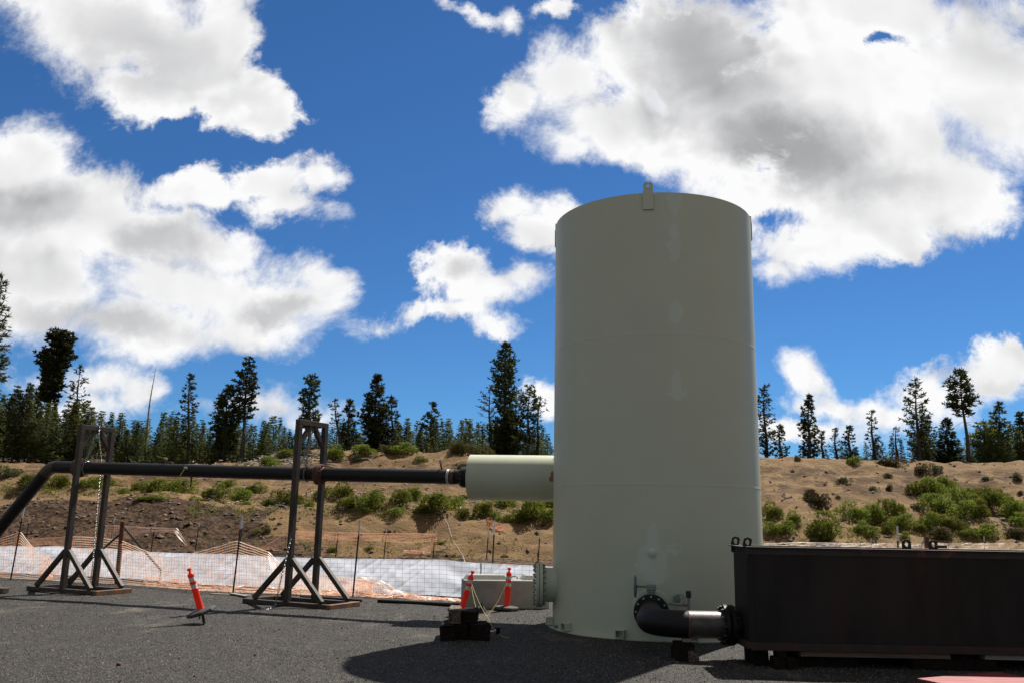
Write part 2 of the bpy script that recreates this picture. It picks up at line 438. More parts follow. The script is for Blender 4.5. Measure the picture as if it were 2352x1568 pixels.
def gravel():
    m, N = mat('grey_gravel')
    co = N.n('ShaderNodeTexCoord').outputs['Object']
    v1 = N.vor(co, 48); v2 = N.vor(co, 95)
    s1 = N.n('ShaderNodeSeparateColor', i0=v1.outputs['Color']); s2 = N.n('ShaderNodeSeparateColor', i0=v2.outputs['Color'])
    c = N.mix(N.m('POWER', s1.outputs[0], 1.8), (.014, .0138, .013), (.108, .097, .080))
    c = N.mix(N.ss(s2.outputs[0], .90, .97), c, (.22, .21, .19))
    c = N.mix(N.m('MULTIPLY', N.ss(v1.outputs['Distance'], .36, .62), .85), c, (.007, .007, .007))
    c = N.mix(N.ss(s1.outputs[1], .84, .97, 0, .7), c, (.080, .050, .036))
    dust = N.ss(N.noise(N.vm('MULTIPLY', co, (1.3, .55, 1)), .8, 8, .68).outputs[0], .54, .70, 0, .8)
    fine = N.noise(co, 60, 3, .6).outputs[0]
    dust = N.m('MULTIPLY', dust, N.ss(fine, .3, .6, .35, 1))
    c = N.mix(dust, c, (.165, .142, .108))
    mac = N.lin(N.noise(co, 2.6, 5, .6).outputs[0], .3, .7, .78, 1.22)
    hs = N.n('ShaderNodeHueSaturation', Color=c, Value=mac)
    b = N.n('ShaderNodeBsdfPrincipled', Base_Color=hs.outputs[0], Roughness=.85)
    b.inputs['Specular IOR Level'].default_value = .3
    h = N.m('ADD', N.m('MULTIPLY', N.m('SUBTRACT', 1.0, v1.outputs['Distance']), .7), N.m('MULTIPLY', v2.outputs['Distance'], -.35))
    h = N.m('ADD', h, N.m('MULTIPLY', N.noise(co, 12, 4, .6).outputs[0], .9))
    N.put(b.inputs['Normal'], N.n('ShaderNodeBump', Strength=1.0, Distance=.02, Height=h))
    out(N, b); return m
M['gravel'] = gravel()
def soil():
    m, N = mat('sandy_soil')
    co = N.n('ShaderNodeTexCoord').outputs['Object']
    dk = N.n('ShaderNodeAttribute', attribute_name='dark_soil').outputs['Fac']
    og = N.n('ShaderNodeAttribute', attribute_name='litter').outputs['Fac']
    n1 = N.noise(co, 1.1, 8, .62).outputs[0]
    n2 = N.noise(N.vm('MULTIPLY', co, (1, 1, 1.6)), 4.5, 8, .68).outputs[0]
    n3 = N.noise(co, 14.0, 6, .65).outputs[0]
    c = N.mix(N.ss(n1, .40, .62), (.225, .144, .066), (.170, .106, .050))
    c = N.mix(N.ss(n2, .56, .68, 0, .7), c, (.100, .060, .034))
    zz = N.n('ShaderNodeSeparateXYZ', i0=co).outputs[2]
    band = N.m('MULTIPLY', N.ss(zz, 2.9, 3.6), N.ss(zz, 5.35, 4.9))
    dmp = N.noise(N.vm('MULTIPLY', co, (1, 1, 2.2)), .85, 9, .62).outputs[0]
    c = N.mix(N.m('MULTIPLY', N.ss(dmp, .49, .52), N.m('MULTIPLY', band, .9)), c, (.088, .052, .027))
    pit_shade = N.vor(N.vm('MULTIPLY', co, (1, 1, 2)), 2.4).outputs['Distance']
    c = N.mix(N.ss(pit_shade, .17, .10, 0, .55), c, (.10, .062, .038))  # dimples without relief, their shade painted as dark spots
    n4 = N.noise(N.vm('MULTIPLY', co, (.5, .5, 2.6)), 1.6, 6, .6).outputs[0]
    c = N.mix(N.ss(n4, .50, .62, 0, .55), c, (.135, .078, .042))
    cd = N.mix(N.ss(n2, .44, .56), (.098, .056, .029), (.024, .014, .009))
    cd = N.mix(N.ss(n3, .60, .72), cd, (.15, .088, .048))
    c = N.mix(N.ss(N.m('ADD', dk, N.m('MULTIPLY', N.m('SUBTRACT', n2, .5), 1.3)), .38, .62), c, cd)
    lit = N.mix(N.ss(n3, .45, .6), (.09, .06, .04), (.04, .03, .02))
    c = N.mix(N.ss(N.m('ADD', og, N.m('MULTIPLY', N.m('SUBTRACT', n2, .5), 1.5)), .45, .62), c, lit)
    b = N.n('ShaderNodeBsdfPrincipled', Base_Color=c, Roughness=.92)
    b.inputs['Specular IOR Level'].default_value = .15
    h = N.m('ADD', N.m('MULTIPLY', n2, 1.0), N.m('MULTIPLY', n3, .5))
    N.put(b.inputs['Normal'], N.n('ShaderNodeBump', Strength=.9, Distance=.16, Height=h))
    out(N, b); return m
M['soil'] = soil()
M['clod'] = simple('dry_clods', (.17, .115, .075), (.07, .046, .03), .8, .95)
def stonem():
    m, N = mat('loose_stones')
    r_ = N.n('ShaderNodeNewGeometry').outputs['Random Per Island']
    c = N.mix(N.m('POWER', r_, 2.2), (.012, .012, .012), (.170, .160, .140))
    c = N.mix(N.ss(N.m('FRACT', N.m('MULTIPLY', r_, 37.0)), .8, .95, 0, .7), c, (.11, .07, .05))
    out(N, N.n('ShaderNodeBsdfPrincipled', Base_Color=c, Roughness=.8)); return m
M['stone'] = stonem()

# ------------------------------------------------------------------ terrain
def sst(x, a, b):
    t = min(1, max(0, (x - a) / (b - a))); return t * t * (3 - 2 * t)
def interp(x, kn):
    for (a, b), (c, d) in zip(kn, kn[1:]):
        if x <= c:
            t = (x - a) / (c - a); return b + (d - b) * max(0, t)
    return kn[-1][1]
KM = [(-400, -.02), (26, -.02), (30, -.15), (35, -.05), (37.5, .12), (39.2, .70), (41.9, 1.90), (42.5, 2.02), (44, 2.12), (48, 2.7), (52, 4.0), (57, 5.72), (60, 5.9), (75, 6.0), (110, 7.5), (400, 16)]
KL = [(-400, -.02), (26, -.02), (30, -.15), (35, -.05), (37.0, .25), (39.5, 1.35), (42.5, 2.38), (45, 2.55), (49, 3.1), (54, 4.35), (57, 4.55), (62, 4.9), (75, 6.6), (110, 9.5), (400, 20)]
KR = [(-400, -.02), (26, -.02), (30, -.15), (35, -.05), (38, .25), (41, 1.25), (46, 2.9), (52, 4.7), (56, 5.75), (58, 5.98), (62, 5.9), (75, 5.6), (110, 6.0), (400, 10)]
def terrain(x, y, fine=True):
    wob = 1.2 * noise.noise(Vector((x * .09, 3.3, 0))) * sst(y, 34, 44)
    yy = y + wob
    wl = sst(-x, 13, 20); wr = sst(x, 8, 15)
    z = interp(yy, KM) * (1 - wl - wr) + interp(yy, KL) * wl + interp(yy, KR) * wr
    a = sst(y, 35, 38)
    if a > 0:
        crest = 1 - .6 * sst(y, 54, 57) * (1 - sst(y, 60, 64))
        z += a * crest * .55 * noise.fractal(Vector((x * .16, y * .16, 1.7)), 1.0, 2.0, 3)
        if fine and y < 75: z += a * .20 * noise.fractal(Vector((x * .9, y * .9, 5.1)), .9, 2.1, 4)
    return z
def arange(a, b, st): return [a + i * st for i in range(int(round((b - a) / st)))]
xs = arange(-400, -120, 20) + arange(-120, -50, 3) + arange(-50, 50, .27) + arange(50, 120, 3) + arange(120, 401, 20)
ys = arange(-60, 20, 10) + arange(20, 34, 1.0) + arange(34, 60, .22) + arange(60, 76, .8) + arange(76, 130, 4) + arange(130, 401, 30)
tb = MB(); tb.grid([[Vector((x, y, terrain(x, y))) for x in xs] for y in ys])
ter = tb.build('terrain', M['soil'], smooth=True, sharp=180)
tag(ter, 'sandy embankment rising behind the yard to a wooded ridge', None, kind='structure')
dk = []; lt = []
for v_ in tb.v:
    x, y, z = v_
    n0 = noise.noise(Vector((x * .25, y * .25, 9)))
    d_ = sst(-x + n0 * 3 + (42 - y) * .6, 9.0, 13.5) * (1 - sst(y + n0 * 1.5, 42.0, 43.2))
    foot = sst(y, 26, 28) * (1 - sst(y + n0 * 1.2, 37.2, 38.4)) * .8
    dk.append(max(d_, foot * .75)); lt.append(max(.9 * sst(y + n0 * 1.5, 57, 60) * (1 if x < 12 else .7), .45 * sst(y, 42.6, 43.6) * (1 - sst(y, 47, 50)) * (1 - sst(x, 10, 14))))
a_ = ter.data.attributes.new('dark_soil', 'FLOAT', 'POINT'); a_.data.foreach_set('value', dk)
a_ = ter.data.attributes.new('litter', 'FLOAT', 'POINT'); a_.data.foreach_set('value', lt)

# gravel yard, a sheet on the ground with an irregular far edge behind the white sheet fence
def pad_edge(x):
    return 23.2 - .30 * (x + 12) if x < 0 else 19.6 + .02 * x
def pad_z(x, y):
    return max(-.012, .010 + .014 * noise.fractal(Vector((x * .7, y * .7, 0)), 1, 2, 3) + .016 * sst(y, 10, 20) * noise.noise(Vector((x * .2, y * .2, 4))))
gb = MB(); rows = []
pxs = arange(-60, -16, 2) + arange(-16, 12, .25) + arange(12, 61, 2)
for j in range(120):
    row = []
    for x in pxs:
        e = max(18.5, min(26, pad_edge(x))) + .35 * noise.noise(Vector((x * .8, 0, 2)))
        t = j / 119; y = 2.0 + (e - 2.0) * (t ** .8)  # yard stops here; unseen sand behind the viewer added to bounce light
        z = pad_z(x, y)
        if j == 119: z = -.05
        row.append(Vector((x, y, max(z, -.012) if j < 119 else z)))
    rows.append(row)
gb.grid(rows)
pad = gb.build('gravel_yard', M['gravel'], smooth=True, sharp=180)
tag(pad, 'dark grey gravel yard with pale dusty patches', None, kind='structure')

rnd = random.Random(5)
# loose stones on the gravel
sb = MB()
def stone(b, c, r, rn, flat=.6):
    ph = rn.random() * 6.28; vs = []
    for k in range(5):
        a = ph + k * 1.2566 + rn.uniform(-.3, .3); rr = r * rn.uniform(.75, 1.15)
        vs.append(Vector(c) + Vector((math.cos(a) * rr, math.sin(a) * rr, rn.uniform(-.1, .25) * r)))
    vs.append(Vector(c) + Vector((rn.uniform(-.3, .3) * r, rn.uniform(-.3, .3) * r, r * flat * rn.uniform(.8, 1.2))))
    b.add(vs, [(k, (k + 1) % 5, 5) for k in range(5)])
for i in range(52000):
    y = 8.0 + 13.5 * rnd.random() ** 1.15; x = rnd.uniform(-.62, .64) * y
    if y > pad_edge(x) - .3: continue
    d_ = noise.noise(Vector((x * .9, y * .9, 3)))
    if d_ > .18 and rnd.random() < .7: continue
    stone(sb, (x, y, pad_z(x, y) - .001), rnd.uniform(.006, .013) * (.75 + y * .026) * (1.9 if rnd.random() < .012 else 1), rnd, .95)
tag(sb.build('loose_gravel', M['stone']), 'loose stones scattered over the gravel yard', 'gravel', kind='stuff')
cb = MB()
for i in range(3800):
    y = rnd.uniform(35.5, 58); x = rnd.uniform(-.62, .62) * y
    dd = x < -8 and y < 43
    if not dd and rnd.random() < .72: continue
    c = Vector((x, y, terrain(x, y) + .0))
    stone(cb, c, rnd.uniform(.04, .13) * (1.7 if rnd.random() < .06 else 1), rnd, .8)
tag(cb.build('soil_clods', M['clod']), 'clods of dry soil and small rocks strewn over the embankment', 'soil clods', kind='stuff')
#@@REST
# ------------------------------------------------------------------ the tall tank
def tpoint(x, y, r=TR):                     # point of the tank shell seen at photo point x, y, and its outward normal
    q = ray(x, y); o = Vector((0, 0, EYE)) - TC
    a = q.x ** 2 + q.y ** 2; b = 2 * (o.x * q.x + o.y * q.y); c = o.x ** 2 + o.y ** 2 - r ** 2
    p = Vector((0, 0, EYE)) + q * ((-b - math.sqrt(max(0, b * b - 4 * a * c))) / (2 * a))
    nn = Vector((p.x - TC.x, p.y - TC.y, 0)).normalized()
    return p, nn
def lug_head(b, c, ax, upv, w, hole, thick, top=.09, low=.09):     # an eye plate with a real hole; ax = plate normal
    ax = Vector(ax).normalized(); upv = Vector(upv).normalized(); sx = ax.cross(upv)
    n = 32; vs = []
    for s_ in (-1, 1):
        for k in range(n):
            th = 2 * math.pi * k / n; cx, cy = math.cos(th), math.sin(th)
            vs.append(c + (sx * cx + upv * cy) * hole + ax * s_ * thick / 2)
        for k in range(n):
            th = 2 * math.pi * k / n; cx, cy = math.cos(th), math.sin(th)
            hh = top if cy > 0 else low
            m_ = min((w / 2) / max(abs(cx), 1e-6), hh / max(abs(cy), 1e-6))
            if cy > 0: m_ = min(m_, (w / 2 + hh) * .80 / max(abs(cx) + abs(cy), 1e-6))
            vs.append(c + (sx * cx + upv * cy) * m_ + ax * s_ * thick / 2)
    fs = []
    for k in range(n):
        k2 = (k + 1) % n
        fs.append((k, k2, n + k2, n + k)); fs.append((2 * n + k, 3 * n + k, 3 * n + k2, 2 * n + k2))
        fs.append((n + k, n + k2, 3 * n + k2, 3 * n + k)); fs.append((k, 2 * n + k, 2 * n + k2, k2))
    b.add(vs, fs)
BOLT_ME = {}
def bolts(parent, mm, c, ax, rad, n, r=.014, ln=.03, ph=0.0, seg=6):
    """n hexagon bolts on a circle, every one an object, all sharing one mesh"""
    ax = Vector(ax).normalized(); x = ax.orthogonal().normalized(); y = ax.cross(x); key = (mm, r, ln, seg)
    if key not in BOLT_ME:
        b = MB(); b.lathe([(r, 0), (r, ln), (r * .55, ln + .002), (r * .55, ln + .012)], (0, 0, 0), (0, 0, 1), seg)
        me = D.meshes.new('bolt'); me.from_pydata([tuple(v) for v in b.v], [], b.f); me.materials.append(M[mm]); BOLT_ME[key] = me
    for k in range(n):
        th = 2 * math.pi * (k + ph) / n; q = Vector(c) + (x * math.cos(th) + y * math.sin(th)) * rad
        o = D.objects.new('bolt', BOLT_ME[key]); col.objects.link(o); o.parent = parent
        o.location = q - OFF[parent.name]; o.rotation_euler = ax.to_track_quat('Z', 'Y').to_euler()
tank = thing('storage_tank', 'tall pale sage green vertical steel tank standing open-topped in the gravel yard', 'tank', TC)
b = MB()
pr_ = [(TR, 0)]
for zs in (2.181, 4.403):
    pr_ += [(TR, zs - .10), (TR, zs - .03), (TR, zs - .012), (TR + .0016, zs - .004), (TR + .0016, zs + .004), (TR, zs + .012), (TR, zs + .03), (TR, zs + .10)]
pr_ += [(TR, TH - .0), (TR - .014, TH), (TR - .014, .5)]
b.lathe(pr_, TC, (0, 0, 1), 144, caps=False); b.lathe([(TR - .014, .50), (.01, .50)], TC, (0, 0, 1), 144, caps=False)
b.build('shell', M['tank'], tank, smooth=True, sharp=30)
b = MB(); b.lathe([(TR + .002, 0), (TR + .085, 0), (TR + .085, .018), (TR + .002, .022)], TC, (0, 0, 1), 144, caps=False)
b.build('base_ring', M['sage'], tank, smooth=True, sharp=30)
pf, nf = tpoint(1489, 470)
af = math.atan2(nf.y, nf.x)
for k, (zt_, zb_) in enumerate([(.135, .30)] * 4):
    a = af + k * math.pi / 2 + (.055 if k == 1 else 0) + (-.03 if k == 3 else 0); n_ = Vector((math.cos(a), math.sin(a), 0)); c = TC + n_ * (TR + .016)
    b = MB(); rot = Matrix((Vector((-n_.y, n_.x, 0)), n_, Vector((0, 0, 1)))).transposed()
    b.box(c + Vector((0, 0, TH - .13)), (.165, .024, .30), rot); b.box(c + n_ * -.004 + Vector((0, 0, TH + .03)), (.150, .020, .06), rot)
    lug_head(b, c + n_ * -.004 + Vector((0, 0, TH + .105)), n_, (0, 0, 1), .150, .024, .020, .06, .05)
    b.build('lifting_lug', M['tank'], tank, bevel=.002)
for (px, py) in [(1306, 1452), (1428, 1462), (1590, 1462), (1262, 1440)]:
    p, n_ = tpoint(px, py) if px > 1270 else (TC + Vector((-TR, -.1, 0)), Vector((-1, -.05, 0)).normalized()); p = Vector((p.x, p.y, 0)); rot = Matrix((Vector((-n_.y, n_.x, 0)), n_, Vector((0, 0, 1)))).transposed()
    c = p + n_ * .055 + Vector((0, 0, .085)); b = MB()
    sxv = rot @ Vector((1, 0, 0))
    b.box(c + Vector((0, 0, .052)), (.13, .11, .012), rot); b.box(c - Vector((0, 0, .052)), (.13, .11, .012), rot)
    b.box(c + sxv * .058, (.012, .108, .094), rot); b.box(c - sxv * .058, (.012, .108, .094), rot)
    b.build('anchor_clip', M['sage'], tank, bevel=.003)
p, n_ = tpoint(1281, 1438); b = MB(); b.lathe([(.034, 0), (.034, .03), (.02, .032), (.02, .06)], p, n_, 6)
b.build('anchor_bolt', M['sage_dark'], tank)
p, n_ = tpoint(1498, 1269); b = MB()
b.lathe([(.062, 0), (.062, .018), (.046, .022), (.046, .035), (.030, .035), (.030, .045), (.016, .045), (.016, .06)], p - n_ * .004, n_, 28)
b.build('threaded_plug', M['tank'], tank, smooth=True, sharp=30)
# side nozzle with its blind flange
nz = tank_n = Vector((-1, 0, 0)); c0 = Vector((TC.x - TR, 14.15, .64))
b = MB(); b.tube([Vector((.95, 14.15, .64)), Vector((.56, 14.15, .64))], .262, 40)
noz = b.build('side_nozzle', M['sage'], tank, smooth=True, sharp=30)
b = MB(); b.lathe([(.345, 0), (.345, .045), (.33, .05)], (.55, 14.15, .64), (-1, 0, 0), 48); b.build('flange', M['sage'], noz, smooth=True, sharp=30)
b = MB(); b.lathe([(.345, 0), (.345, .042), (.332, .048)], (.494, 14.15, .64), (-1, 0, 0), 48); b.build('blind_flange', M['sage'], noz, smooth=True, sharp=30)
bolts(noz, 'sage_dark', (.446, 14.15, .64), (-1, 0, 0), .302, 20, .019, .028); bolts(noz, 'sage_dark', (.552, 14.15, .64), (1, 0, 0), .302, 20, .019, .035)
b = MB(); b.box((.48, 14.12, 1.04), (.022, .05, .22)); b.box((.46, 14.12, .97), (.04, .04, .05)); b.build('davit_handle', M['rust'], noz, bevel=.006)
# the horizontal drum
dA = Vector((-.70, 15.62, 0)); dB = Vector((1.90, 15.15, 0))
dA.z = at(1083, 1095, dA.y).z; dB.z = dA.z - .01
dax = (dB - dA).normalized(); DR = .40
b = MB(); b.lathe([(.30, .02), (DR - .012, .0), (DR, .004), (DR, (dB - dA).length)], dA, dax, 72, caps=True)
drum = b.build('inlet_drum', M['sage'], tank, smooth=True, sharp=30, label='pale green horizontal drum joined to the back of the tank, rust showing at its tank end')
RUSTP = simple('bare_rust', (.33, .15, .09), (.22, .09, .055), 14, .8)
for th0, w_, l_ in ((58, .10, .16), (2, .17, .13)):
    rows = []
    for i in range(6):
        th = R(th0 + (i - 2.5) * w_ / DR * 57.3 / 5); jag = rnd.uniform(-.02, .02)
        side = dax.cross(Vector((0, 0, 1))).normalized()      # towards the camera
        if side.y > 0: side = -side
        n_ = side * math.cos(th) + Vector((0, 0, 1)) * math.sin(th)
        s0 = 1.56 - l_ / 2 + jag + (.04 if th0 > 10 else 0)
        rows.append([dA + dax * (s0 + l_ * t) + n_ * (DR + .003) for t in (0, .5, 1)])
    MB().grid(rows).build('rust_patch', RUSTP, drum)
# outlet: reinforcing pad, butterfly valve, handwheel, black elbow
po, no = tpoint(1498, 1401)
ZO = po.z
b = MB(); rows = []
for i in range(9):
    for_ = []
    for k in range(49):
        th = 2 * math.pi * k / 48; rr = .19 + (.295 - .19) * i / 8
        sx_ = math.cos(th) * rr; sz_ = math.sin(th) * rr
        a = math.atan2(no.y, no.x) + sx_ / TR
        for_.append(TC + Vector((math.cos(a), math.sin(a), 0)) * (TR + (.010 if i < 8 else .001)) + Vector((0, 0, ZO + sz_)))
    rows.append(for_)
b.grid(rows); b.build('reinforcing_pad', M['tank'], tank, smooth=True)
b = MB(); b.lathe([(.175, -.03), (.175, .10), (.25, .10), (.25, .14)], po, no, 40); b.build('outlet_nozzle', M['tank'], tank, smooth=True, sharp=30)
vc = po + no * .195
val = MB().lathe([(.242, -.052), (.246, -.04), (.246, .04), (.242, .052)], vc, no, 48).build('butterfly_valve', M['sage_dark'], tank, smooth=True, sharp=30)
side = Vector((-no.y, no.x, 0)); side = side if side.x > 0 else -side
b = MB(); rotv = Matrix((side, no, Vector((0, 0, 1)))).transposed()
b.tube([vc + Vector((0, 0, .20)), vc + Vector((0, 0, .29))], .055, 16); b.box(vc + Vector((0, 0, .33)), (.135, .11, .075), rotv); b.box(vc + Vector((0, 0, .275)), (.12, .12, .014), rotv)
b.build('gearbox', M['sage_dark'], val, bevel=.008)
b = MB(); hub = vc + Vector((0, 0, .335)) - side * .22
b.tube([vc + Vector((0, 0, .335)), hub], .012, 10); b.ring(hub, side, .140, .012, 36, 8)
for k in range(3):
    a = 2 * math.pi * k / 3 + .3; q = no.cross(side)
    b.tube([hub + side * .02, hub + (no * math.cos(a) + Vector((0, 0, 1)) * math.sin(a)) * .135], .009, 6)
b.lathe([(.022, -.02), (.022, .035)], hub, side, 14)
b.build('handwheel', M['blue'], val, smooth=True, sharp=40)
# small drain valve with its wheel, and the capped nipple beside it
p1, n1 = tpoint(1552, 1372)
b = MB(); b.tube([p1, p1 + n1 * .13], .022, 12); b.lathe([(.05, 0), (.05, .018)], p1 + n1 * .06, n1, 20); b.lathe([(.05, 0), (.05, .018)], p1 + n1 * .085, n1, 20); b.tube([p1 + n1 * .13 - Vector((0, 0, .09)), p1 + n1 * .13 + Vector((0, 0, .05))], .032, 14)
dv = b.build('drain_valve', M['sage_dark'], tank, smooth=True, sharp=40)
p2, n2 = tpoint(1561, 1377, TR + .22); b = MB(); b.ring(p2, (0, -1, .05), .073, .007, 30, 8)
for k in range(3):
    a = 2 * math.pi * k / 3 + .52; b.tube([p2, p2 + Vector((math.cos(a) * .072, 0, math.sin(a) * .072))], .006, 6)
b.lathe([(.015, -.02), (.015, .09)], p2 + Vector((0, .01, 0)), (0, 1, 0), 12); b.build('valve_wheel', M['sage_dark'], dv, smooth=True)
p3 = at(1582, 1395, 12.0); b = MB(); b.tube([p3 + Vector((0, 0, -.08)), p3 + Vector((0, 0, .13))], .019, 12); b.tube([p3 + Vector((-.20, .35, .02)), p3 + Vector((-.05, .05, .03)), p3 + Vector((0, 0, .03))], .017, 10)
np_ = b.build('drain_nipple', M['sage_dark'], tank, smooth=True, sharp=40)
MB().lathe([(.036, 0), (.036, .085), (.030, .09)], p3 + Vector((0, 0, .13)), (0, 0, 1), 14).build('black_cap', M['rubber'], np_, smooth=True, sharp=30)
MB().box(p3 + Vector((-.05, -.02, .045)), (.075, .012, .014)).build('red_lever', M['red'], np_)
# black outlet pipe: a thing of its own, bolted between valve and steel box
q0 = vc + no * .055
YP = 10.93
pipe_o = thing('outlet_pipe', 'short black elbowed pipe running from the tank valve to the dark steel box', 'pipe', (q0.x, q0.y, 0))
pdn = Vector((-.19, -.98, 0)).normalized()
path = [q0, q0 + pdn * .30, q0 + pdn * .88]
e0 = path[-1]; hd = pdn; RB = .40; side_p = Vector((-pdn.y, pdn.x, 0))
turn = math.atan2(1, 0)
a0 = math.atan2(hd.y, hd.x); a1 = 2 * math.pi if a0 > 0 else 0.0
cx_ = e0 + side_p * RB
steps = 14; tot = (a1 - a0)
for i in range(1, steps + 1):
    a = a0 + tot * i / steps
    path.append(cx_ + Vector((math.cos(a - math.pi / 2), math.sin(a - math.pi / 2), 0)) * RB)
yE = path[-1].y
b = MB(); b.tube(path, .163, 36); elb = b.build('elbow', M['pipe'], pipe_o, smooth=True, sharp=40)
for q in (path[2], path[-1]):
    d_ = no if q == path[2] else Vector((1, 0, 0))
    MB().lathe([(.164, -.012), (.168, 0), (.164, .012)], q, d_, 36, caps=False).build('weld_seam', M['rust'], elb, smooth=True)
xe = path[-1].x
b = MB(); b.tube([path[-1], Vector((2.66, yE, ZO))], .1625, 36); b.build('straight_pipe', simple('sunlit_black_pipe', (.05, .043, .040), (.085, .07, .062), 7, .42, .2, c3=(.16, .12, .10), c3scale=12, c3th=(.6, .75), bump=.25, bscale=30), pipe_o, smooth=True, sharp=40)  # paler copy of the pipe coating, sunlight put into its colour
for nm, c, ax in (('flange', q0 + no * .0, no), ('flange', Vector((2.66, yE, ZO)), Vector((1, 0, 0))), ('flange', Vector((2.735, yE, ZO)), Vector((1, 0, 0)))):
    fl = MB().lathe([(.242, 0), (.242, .045), (.20, .048)], c, ax, 44).build(nm, M['pipe'], pipe_o, smooth=True, sharp=30)
    if ax == no: bolts(fl, 'galv', c + no * .045, ax, .208, 12, .015, .024, .5, 8)
    else: bolts(fl, 'steel', c + (ax * .045 if c.x > 2.7 else -ax * .0), ax if c.x > 2.7 else -ax, .208, 12, .02, .03, .5)
b = MB(); b.tube([Vector((2.78, yE, ZO)), Vector((2.862, yE, ZO))], .162, 30); b.build('stub_pipe', M['pipe'], pipe_o, smooth=True)

# ------------------------------------------------------------------ long dark steel box on timbers
BX0, BX1, BY0, BW, BZ0, BZ1 = 2.865, 9.2, 10.60, .66, .205, 1.372
bt = thing('steel_box_tank', 'long open dark steel box tank with rusty rims raised on timbers', 'tank', (BX0, BY0, 0))
b = MB(); L_ = BX1 - BX0; mx = (BX0 + BX1) / 2; zc = (BZ0 + BZ1) / 2; hz = BZ1 - BZ0
b.box((mx, BY0 + .01, zc), (L_, .02, hz)); b.box((mx, BY0 + BW - .01, zc), (L_, .02, hz)); b.box((BX0 + .01, BY0 + BW / 2, zc), (.02, BW - .044, hz)); b.box((BX1 - .01, BY0 + BW / 2, zc), (.02, BW - .044, hz)); b.box((mx, BY0 + BW / 2, BZ0 + .02), (L_ - .044, BW - .044, .02))
b.build('plate_walls', M['boxsteel'], bt)
b = MB()
for yy, sg in ((BY0 - .036, -1), (BY0 + BW + .036, 1)):
    b.box((mx, yy + .002 * sg, BZ1 + .003), (L_ + .06, .070, .012)); b.box((mx, yy - .03 * sg, BZ1 - .043), (L_ + .052, .010, .08))
b.box((BX0 - .036, BY0 + BW / 2, BZ1 + .003), (.070, BW - .004, .012)); b.box((BX1 + .036, BY0 + BW / 2, BZ1 + .003), (.070, BW - .004, .012))
b.build('top_rim', M['steel'], bt, bevel=.003)
b = MB(); b.box((mx, BY0 - .028, BZ0 + .040), (L_ + .02, .052, .085)); b.box((BX0 - .03, BY0 + BW / 2, BZ0 + .05), (.056, BW + .10, .07)); b.box((mx, BY0 + BW + .028, BZ0 + .045), (L_ + .02, .052, .09))
b.build('bottom_rim', M['boxtrim'], bt, bevel=.004)
b = MB(); b.box((BX0 + .018, BY0 - .012, zc - .02), (.075, .018, hz - .20)); b.build('corner_angle', M['boxsteel'], bt, bevel=.003)
for k, (x_, y_) in enumerate([(BX0 + .02, BY0 + .06), (BX0 - .0, BY0 + BW - .12), (at(2082, 1250, BY0 + BW).x, BY0 + BW), (at(2143, 1250, BY0 + BW).x, BY0 + BW)]):
    b = MB(); n_ = Vector((.25, -1, 0)) if k > 1 else Vector((.35, -1, 0)); upv = Vector((0, 0, 1)) if k > 1 else Vector((.30, 0, 1))
    lug_head(b, Vector((x_, y_, BZ1 + .058)), n_, upv, .125 if k > 1 else .105, .032, .022, .055, .06)
    b.build('lifting_eye', M['boxtrim'], bt, bevel=.002)
b = MB(); b.box((at(2154, 1252, BY0 + BW).x + .03, BY0 + BW - .03, BZ1 + .035), (.13, .03, .035)); b.build('shackle_pin', M['rust'], bt, bevel=.004)

# timbers: every one a thing of its own
def timber(cx, cy, z0, sx, sy, sz, rot, label, m_='timber', rough=.012, cat='timber', name='timber', group=None):
    b = MB(); nseg = 7; rows = []
    lx = max(sx, sy) == sx; L = sx if lx else sy; w_ = sy if lx else sx
    rr = random.Random(int(cx * 977 + cy * 131 + z0 * 31))
    cr = Matrix.Rotation(rot, 3, 'Z')
    def P(t, a, c):
        j = Vector((rr.uniform(-1, 1), rr.uniform(-1, 1), rr.uniform(-1, .3))) * rough * .5
        v_ = Vector((t * L - L / 2, a * w_ / 2, c * sz)) if lx else Vector((a * w_ / 2, t * L - L / 2, c * sz))
        v_ = cr @ v_ + Vector((cx, cy, z0)) + j
        if c == 0: v_.z = z0
        return v_
    prof = [(-.93, 0), (.93, 0), (1, .08), (1, .92), (.9, 1), (-.9, 1), (-1, .92), (-1, .08)]
    vs = []; fs = []
    for i in range(nseg):
        t = i / (nseg - 1)
        for a, c in prof: vs.append(P(t, a, c))
    m = len(prof)
    for i in range(nseg - 1):
        for k in range(m):
            k2 = (k + 1) % m; fs.append((i * m + k, i * m + k2, (i + 1) * m + k2, (i + 1) * m + k) if lx else (i * m + k2, i * m + k, (i + 1) * m + k, (i + 1) * m + k2))
    fs.append(tuple(range(m))); fs.append(tuple((nseg - 1) * m + k for k in range(m))[::-1])
    b.add(vs, fs)
    o = b.build(name, M[m_], origin=(cx, cy, z0))
    return tag(o, label, cat, group)
def pxbox(x0, y0, x1, y1, Y):
    a = at(x0, y0, Y); c = at(x1, y1, Y); return (a.x + c.x) / 2, c.z, c.x - a.x, a.z - c.z
G_BOX = 'timbers and planks propping the steel box'
def prop(rect, Y, dep, label, m_='timber', **k):
    x, z0, w_, h_ = pxbox(*rect, Y); return timber(x, Y + dep / 2, max(.012, z0), w_, dep, h_, 0, label, m_, rough=.008, group=G_BOX, **k)
H2 = .095
timber(3.02, 10.95, .012, .16, .50, .19, 0, 'short dark timber under the left end of the steel box, nearest the pipe flange', group=G_BOX)
timber(3.16, 10.56, .012, .115, .22, .125, 0, 'small dark block on the gravel below the box corner, left of its pair', group=G_BOX)
timber(3.30, 10.57, .012, .13, .22, .125, .05, 'small dark block on the gravel below the box corner, right of its pair', group=G_BOX)
timber(3.20, 10.58, .139, .10, .16, .062, .04, 'thin packing block lying on a pair of small blocks', group=G_BOX)
